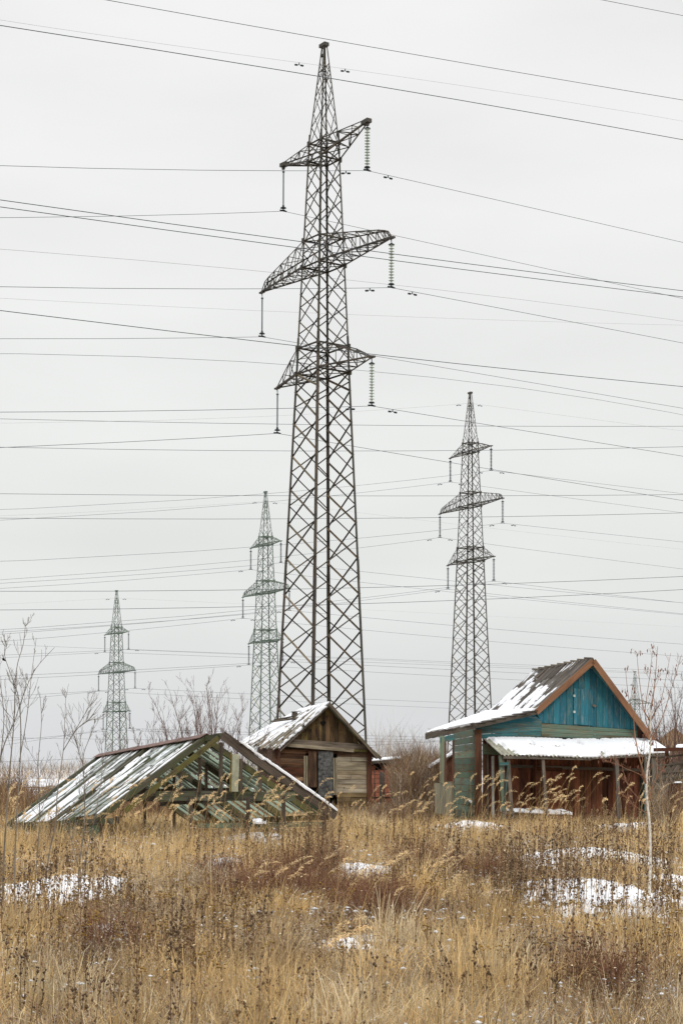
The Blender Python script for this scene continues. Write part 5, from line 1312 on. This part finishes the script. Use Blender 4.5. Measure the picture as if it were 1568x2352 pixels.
def rows(lst):
    X, Y = [], []
    for px0, px1, z0, z1, n in lst:
        Z = npr.uniform(z0, z1, n); X.append(npr.uniform((px0 - CX) / F, (px1 - CX) / F, n) * Z); Y.append(Z)
    return np.concatenate(X), np.concatenate(Y)
plumes(rows([(0, 740, 25, 31, 55), (250, 720, 24, 29, 38), (0, 120, 24, 30, 14), (890, 1110, 27, 34, 24), (1080, 1330, 30, 36, 34), (1140, 1300, 31, 35, 14), (1380, 1560, 28, 34, 16), (760, 960, 30, 40, 22)]), 1.38, 'reed_grass', 'tall golden reed grass with drooping feathery heads before the buildings', lx=.17, hs=.23)
plumes(rows([(520, 720, 17, 21, 10), (760, 1010, 15.5, 20, 22), (20, 160, 18, 22, 6), (560, 700, 10.8, 11.6, 4)]), .66, 'near_reed_grass', 'short plumed golden grass heads in the middle of the field', lx=.34, hs=.22)

# ------------------------------------------------------------------ brown thickets behind
def thicket(name, label, regions, cols, wd=.012, fleck=3, twig=5):
    A_ = Arr()
    for px0, px1, z0, z1, n, h0, h1 in regions:
        Z = npr.uniform(z0, z1, n); x = npr.uniform((px0 - CX) / F, (px1 - CX) / F, n) * Z
        k = ~inside(x, Z); x, Z = x[k], Z[k]; n = len(x)
        h = npr.uniform(h0, h1, n) * (.6 + .75 * fnoise(x, Z, .35, 17)); ln = npr.normal(0, .13, (n, 2)); base = np.stack([x, Z, gh_(x, Z)], -1)
        col = np.array([PAL[c_] for c_ in cols])[npr.integers(0, len(cols), n)] * npr.uniform(.6, 1.3, (n, 1)); w_ = np.full(n, wd) * Z / 70
        A_.blades(base, h, ln, w_, col, pw=1.4, az=npr.normal(0, .5, n), droop=0)
        for q_ in range(twig):
            t = npr.uniform(.25, .95, n); b_ = base + np.stack([ln[:, 0] * h * t ** 1.4, ln[:, 1] * h * t ** 1.4, h * t], -1)
            A_.blades(b_, h * npr.uniform(.12, .4, n), npr.normal(0, .6, (n, 2)), w_ * .65, col * npr.uniform(.8, 1.2, (n, 1)), pw=1.0, az=npr.normal(0, .5, n), droop=0)
        for q_ in range(fleck):
            t = npr.uniform(.3, 1.0, n); b_ = base + np.stack([ln[:, 0] * h * t ** 1.4, ln[:, 1] * h * t ** 1.4, h * t], -1) + npr.normal(0, .06, (n, 3))
            A_.flecks(b_, npr.uniform(.012, .035, n) * Z / 70, col * npr.uniform(.8, 1.7, (n, 1)))
    return A_.obj(name, M['weed'], label, 'thicket')
thicket('thicket', 'dense brown weed thicket between the log cabin and the teal house', [(908, 1012, 58, 73, 1900, 1.0, 2.2), (850, 910, 58, 68, 160, .3, .6), (905, 1000, 66, 73, 700, 1.8, 2.5), (850, 1010, 50, 58, 900, .35, .7), (990, 1045, 60, 63, 260, .5, 1.2)], ('brown', 'tan', 'brown', 'grey', 'dark', 'red'))
thicket('background_scrub', 'dark brown scrub on the rise behind the greenhouse at left', [(-60, 470, 52, 80, 3400, .5, 1.05), (420, 650, 50, 62, 700, .5, 1.0), (-60, 60, 60, 78, 500, .9, 1.6), (-60, 560, 82, 105, 260, 1.2, 2.8)], ('brown', 'dark', 'red', 'brown', 'tan'))
thicket('distant_scrub', 'far bare bushes along the horizon', [(-100, 1700, 110, 150, 700, 1.8, 4.2), (860, 1050, 76, 84, 420, 1.8, 3.1), (1480, 1640, 70, 90, 300, 1.6, 4.4), (-60, 1700, 620, 850, 2600, 3.0, 8.0), (-60, 1700, 420, 600, 900, 1.5, 4.0)], ('brown', 'dark', 'grey', 'tan'), wd=.010, fleck=0)
thicket('fence_weeds', 'grey brown weeds growing through the lean-to at the right edge', [(1500, 1640, 42, 49, 520, .6, 1.5), (1100, 1500, 51, 53.0, 260, .12, .35)], ('grey', 'tan', 'brown', 'dark'), wd=.011)

# ------------------------------------------------------------------ trees
M['birch'] = plain('white_birch_bark', (0.74, 0.67, 0.56), 0.75, 0, 0.45, 26, col2=(.86, .81, .72), bump=.2)
M['birch_twig'] = plain('orange_brown_birch_twig', (0.28, 0.145, 0.085), 0.8, 0, 0.3, 8)
M['catkin'] = plain('dry_red_brown_catkin', (0.23, 0.10, 0.065), 0.85, 0, 0.3, 8)
M['bark'] = plain('grey_sapling_bark', (0.19, 0.165, 0.135), 0.85, 0, 0.3, 8)
M['redbark'] = plain('red_brown_bush_bark', (0.15, 0.092, 0.075), 0.85, 0, 0.35, 5)

def smooth_line(pts, k=4):
    out_ = []
    n = len(pts)
    for i in range(n - 1):
        p0, p1, p2, p3 = pts[max(i - 1, 0)], pts[i], pts[i + 1], pts[min(i + 2, n - 1)]
        for j in range(k):
            t = j / k; out_.append(.5 * ((2 * p1) + (-p0 + p2) * t + (2 * p0 - 5 * p1 + 4 * p2 - p3) * t * t + (-p0 + 3 * p1 - 3 * p2 + p3) * t ** 3))
    out_.append(pts[-1]); return out_
tips = []
def grow(mb, p, d, L_, r, lvl, up=.35, nb=4, wig=.22, seg=5, minr=.0012):
    pts = [p.copy()]; dd = d.normalized(); step = L_ / seg; rad = [r]; kids = []
    for i in range(seg):
        dd = (dd + Vector((rng.gauss(0, wig), rng.gauss(0, wig), rng.gauss(0, wig * .5))) * .35 + Vector((0, 0, up * .25))).normalized()
        pts.append(pts[-1] + dd * step); rad.append(max(minr, r * (1 - .75 * (i + 1) / seg)))
        if lvl > 0 and rng.random() < nb / seg:
            for _ in range(1 if rng.random() < .8 else 2):
                a = rng.uniform(0, 2 * math.pi); sd = (dd + (dd.orthogonal().normalized() * math.cos(a) + dd.cross(dd.orthogonal()).normalized() * math.sin(a)) * rng.uniform(.5, .95)).normalized()
                kids.append((pts[-1], sd, L_ * rng.uniform(.35, .62) * (1 - .45 * i / seg), rad[-1] * .62))
    mb.tube(pts, rad, 4 if r > .006 else 3); tips.append(pts[-1])
    for a_, b_, c_, r_ in kids: grow(mb, a_, b_, c_, max(r_, minr), lvl - 1, up, nb, wig, max(3, seg - 1), minr)
def stem(mbt, mbw, pix, Z, r0, r1, side=10, sl=.5, dz=None, up=.5, nb=4, lvl=1, t0=.25, minr=.0012):
    """pix: picture polyline at distance Z; side twigs grow from its upper part"""
    pts = [P(x, y, Z + (dz[i] if dz else 0)) for i, (x, y) in enumerate(pix)]; pts = smooth_line(pts, 4); n = len(pts)
    rad = [r0 + (r1 - r0) * (i / (n - 1)) ** .8 for i in range(n)]; mbt.tube(pts, rad, 7 if r0 > .012 else 5)
    for _ in range(side):
        k = int(n * (t0 + (1 - t0) * rng.random())); k = min(k, n - 2); d = (pts[k + 1] - pts[k]).normalized(); a = rng.uniform(0, 2 * math.pi)
        o = Vector((math.cos(a), math.sin(a), 0)); grow(mbw, pts[k], d * .9 + o * rng.uniform(.5, .9), sl * rng.uniform(.4, 1.1) * (1.2 - k / n), max(rad[k] * .5, minr * 1.3), lvl, up, nb, .22, 5, minr)
    return pts

# birch on the right
bo_ = gpos(1490, 20.5); bo_.z = gz1(bo_.x, bo_.y)
birch = thing('birch_tree', bo_, 'slender young white birch with dry catkins in front of the teal house', 'tree')
tb, tw = MB(), MB(); tips.clear()
stem(tb, tw, [(1490, 2097), (1490.5, 2040), (1492.5, 1975), (1490.5, 1895), (1485, 1840), (1483, 1793), (1485.6, 1767), (1490.5, 1736), (1493, 1705), (1492.5, 1660), (1494, 1630)], 20.5, .019, .009, 7, .35, t0=.45)
tb.build('trunk', M['birch'], birch, bo_, smooth=True)
for pix, r0 in (([(1494, 1630), (1501, 1584), (1504, 1552), (1509, 1484)], .010), ([(1483, 1800), (1475, 1770), (1466, 1736), (1457, 1689), (1453, 1640), (1442, 1600), (1435, 1533)], .013),
                ([(1489, 1838), (1500, 1800), (1508, 1777), (1507, 1718), (1500, 1690)], .010), ([(1491, 1654), (1477, 1627), (1467, 1560), (1461, 1498)], .008),
                ([(1493, 1656), (1505, 1630), (1518, 1605), (1539, 1500)], .008), ([(1494, 1702), (1512, 1665), (1528, 1623), (1564, 1504)], .009), ([(1485, 1787), (1462, 1776), (1440, 1767), (1420, 1757), (1389, 1748)], .006),
                ([(1480, 1795), (1472, 1765), (1478, 1720), (1478, 1690)], .007), ([(1489, 1855), (1462, 1830), (1440, 1800), (1425, 1752)], .006), ([(1487, 1870), (1455, 1850), (1440, 1832)], .005), ([(1492, 1680), (1480, 1640), (1490, 1560), (1497, 1500)], .007)):
    mb = MB(); stem(mb, tw, pix, 20.5, r0, .0020, 6, .38, dz=[i * rng.uniform(-.06, .06) for i in range(len(pix))], up=.45, nb=3.4)
    mb.build('branch', M['birch_twig'], birch, bo_, smooth=True)
tw.build('crown', M['birch_twig'], birch, bo_)
ct = MB()
for t in rng.sample(tips, min(150, len(tips))):
    for _ in range(rng.choice((0, 1, 1, 2))):
        p = t + Vector((rng.gauss(0, .015), rng.gauss(0, .015), -.01)); d = Vector((rng.gauss(0, .006), 0, -rng.uniform(.022, .042)))
        ct.tube([p, p + d * .5, p + d], [.0035, .0062, .0025], 5)
ct.build('catkins', M['catkin'], birch, bo_)

# grey saplings at the left edge
SAP = [('tallest grey bare sapling at the left edge', 19.5, [[(5, 2105), (9, 1990), (14, 1895), (25, 1750), (33, 1655), (38, 1542), (54, 1480), (59.5, 1430)]], .013),
       ('grey bare sapling at the left edge leaning right with a long top twig', 20.5, [[(-14, 2080), (-8, 1900), (0, 1757), (15, 1698), (33, 1660), (54, 1598), (82, 1537), (126, 1487)], [(0, 1757), (10, 1650), (0, 1560), (-6, 1500)]], .012),
       ('thin grey sapling forking near the left edge', 21.0, [[(34, 2060), (38, 1895), (48.7, 1711), (44, 1608), (30, 1560), (11.5, 1506), (15, 1470)], [(45, 1750), (62, 1650), (72, 1560), (84, 1465)]], .011),
       ('bare sapling left of the greenhouse with two upright tops', 22.0, [[(105, 2010), (118, 1940), (128, 1893), (133, 1813), (146, 1724), (148.6, 1672), (152.5, 1588)], [(146, 1724), (177, 1672), (200, 1632), (218, 1603)], [(160, 1700), (180, 1672), (205, 1655), (238, 1651)]], .011),
       ('bare sapling standing in front of the greenhouse left slope', 20.0, [[(180, 2085), (183, 1990), (195, 1895), (194, 1800), (192, 1737), (205, 1698), (220, 1655)], [(180, 1990), (165, 1930), (150, 1890)], [(192, 1760), (180, 1720), (172, 1690)]], .011),
       ('short bare sapling leaning right before the left slope', 21.0, [[(176, 2070), (200, 1960), (222, 1860), (236, 1760), (232, 1700)]], .008),
       ('thin bare sapling between the left edge and the greenhouse', 19.0, [[(78, 2110), (84, 1990), (92, 1880), (88, 1760), (96, 1660), (92, 1590)]], .008)]
for lb, Z, lines, r in SAP:
    o_ = gpos(lines[0][0][0], Z); o_.z = gz1(o_.x, o_.y); t = thing('bare_sapling', o_, lb, 'sapling', 'bare grey saplings at the left')
    a, b = MB(), MB()
    for i, ln_ in enumerate(lines): stem(a, b, ln_, Z, r * (1 if i == 0 else .6), .0024, 15 if i == 0 else 8, .5, up=.75, nb=2.6, t0=.35, minr=.002, dz=[rng.uniform(-.1, .1) for _ in ln_])
    a.build('trunk', M['bark'], t, o_, smooth=True); b.build('crown', M['bark'], t, o_)
# scrap of black plastic caught on a twig
so_ = P(8, 1515, 20); sc_ = thing('plastic_scrap', so_, 'tiny black scrap caught in the twigs at the left edge', 'scrap')
mb = MB(); mb.prism([so_ + Vector((-.02, 0, .012)), so_ + Vector((.012, 0, .02)), so_ + Vector((.03, .01, -.02)), so_ + Vector((.0, 0, -.012))], (0, .004, 0)); mb.build('scrap_film', M['near_black'], sc_, so_)

# bushes behind the greenhouse and by the cabin
BUSH = [(318, 60, 3.3, 7, 'low reddish bare bush right of the leftmost pylon foot'), (362, 58, 4.3, 9, 'bare bush above the middle of the greenhouse ridge'), (405, 61, 3.9, 7, 'slim bare bush between the two fuller ones behind the greenhouse'), (452, 58, 4.7, 10, 'tallest bare bush behind the greenhouse peak'),
        (500, 60, 4.9, 9, 'bare bush with long right leaning shoots behind the greenhouse peak'), (545, 62, 4.0, 8, 'bare bush left of the log cabin roof'), (600, 60.5, 2.6, 10, 'reddish bare bush against the log cabin side wall'), (285, 63, 3.2, 6, 'bare bush under the leftmost pylon'),
        (925, 78, 2.7, 5, 'small bare bush above the red block shed roof'), (985, 72, 3.3, 6, 'bare bush between the thicket and the teal house roof'), (1530, 62, 4.8, 9, 'bare tree behind the birch at the right edge'), (1560, 66, 5.2, 8, 'bare tree at the right edge behind the barn roof'), (1500, 60, 3.9, 7, 'bare bush just right of the brown barge board end')]
for px, Z, h, ns, lb in BUSH:
    o_ = gpos(px, Z); o_.z = gz1(o_.x, o_.y) - .03; t = thing('bare_bush', o_, lb, 'bush', 'bare bushes behind the buildings'); a, b = MB(), MB()
    for k in range(ns):
        an = rng.uniform(0, 2 * math.pi); lean_ = rng.uniform(.05, .42); hh = h * rng.uniform(.65, 1.0); p = o_ + Vector((rng.gauss(0, .15), rng.gauss(0, .15), 0)); d = Vector((math.cos(an) * lean_, math.sin(an) * lean_, 1)).normalized()
        pts = [p]; rd = [.028 * hh / 4]
        for i in range(8):
            d = (d + Vector((rng.gauss(0, .07), rng.gauss(0, .07), .03))).normalized(); pts.append(pts[-1] + d * hh / 8); rd.append(rd[0] * (1 - .82 * (i + 1) / 8))
            if i >= 1:
                for _ in range(rng.choice((1, 2, 2, 3))):
                    aa = rng.uniform(0, 2 * math.pi); grow(b, pts[-1], d + Vector((math.cos(aa), math.sin(aa), .1)) * rng.uniform(.5, .9), hh * rng.uniform(.10, .26) * (1.25 - i / 9), rd[-1] * .6, 1, .5, 3.5, .25, 4, .0042)
        a.tube(pts, rd, 5)
    a.build('stems', M['redbark'], t, o_); b.build('crown', M['redbark'], t, o_)
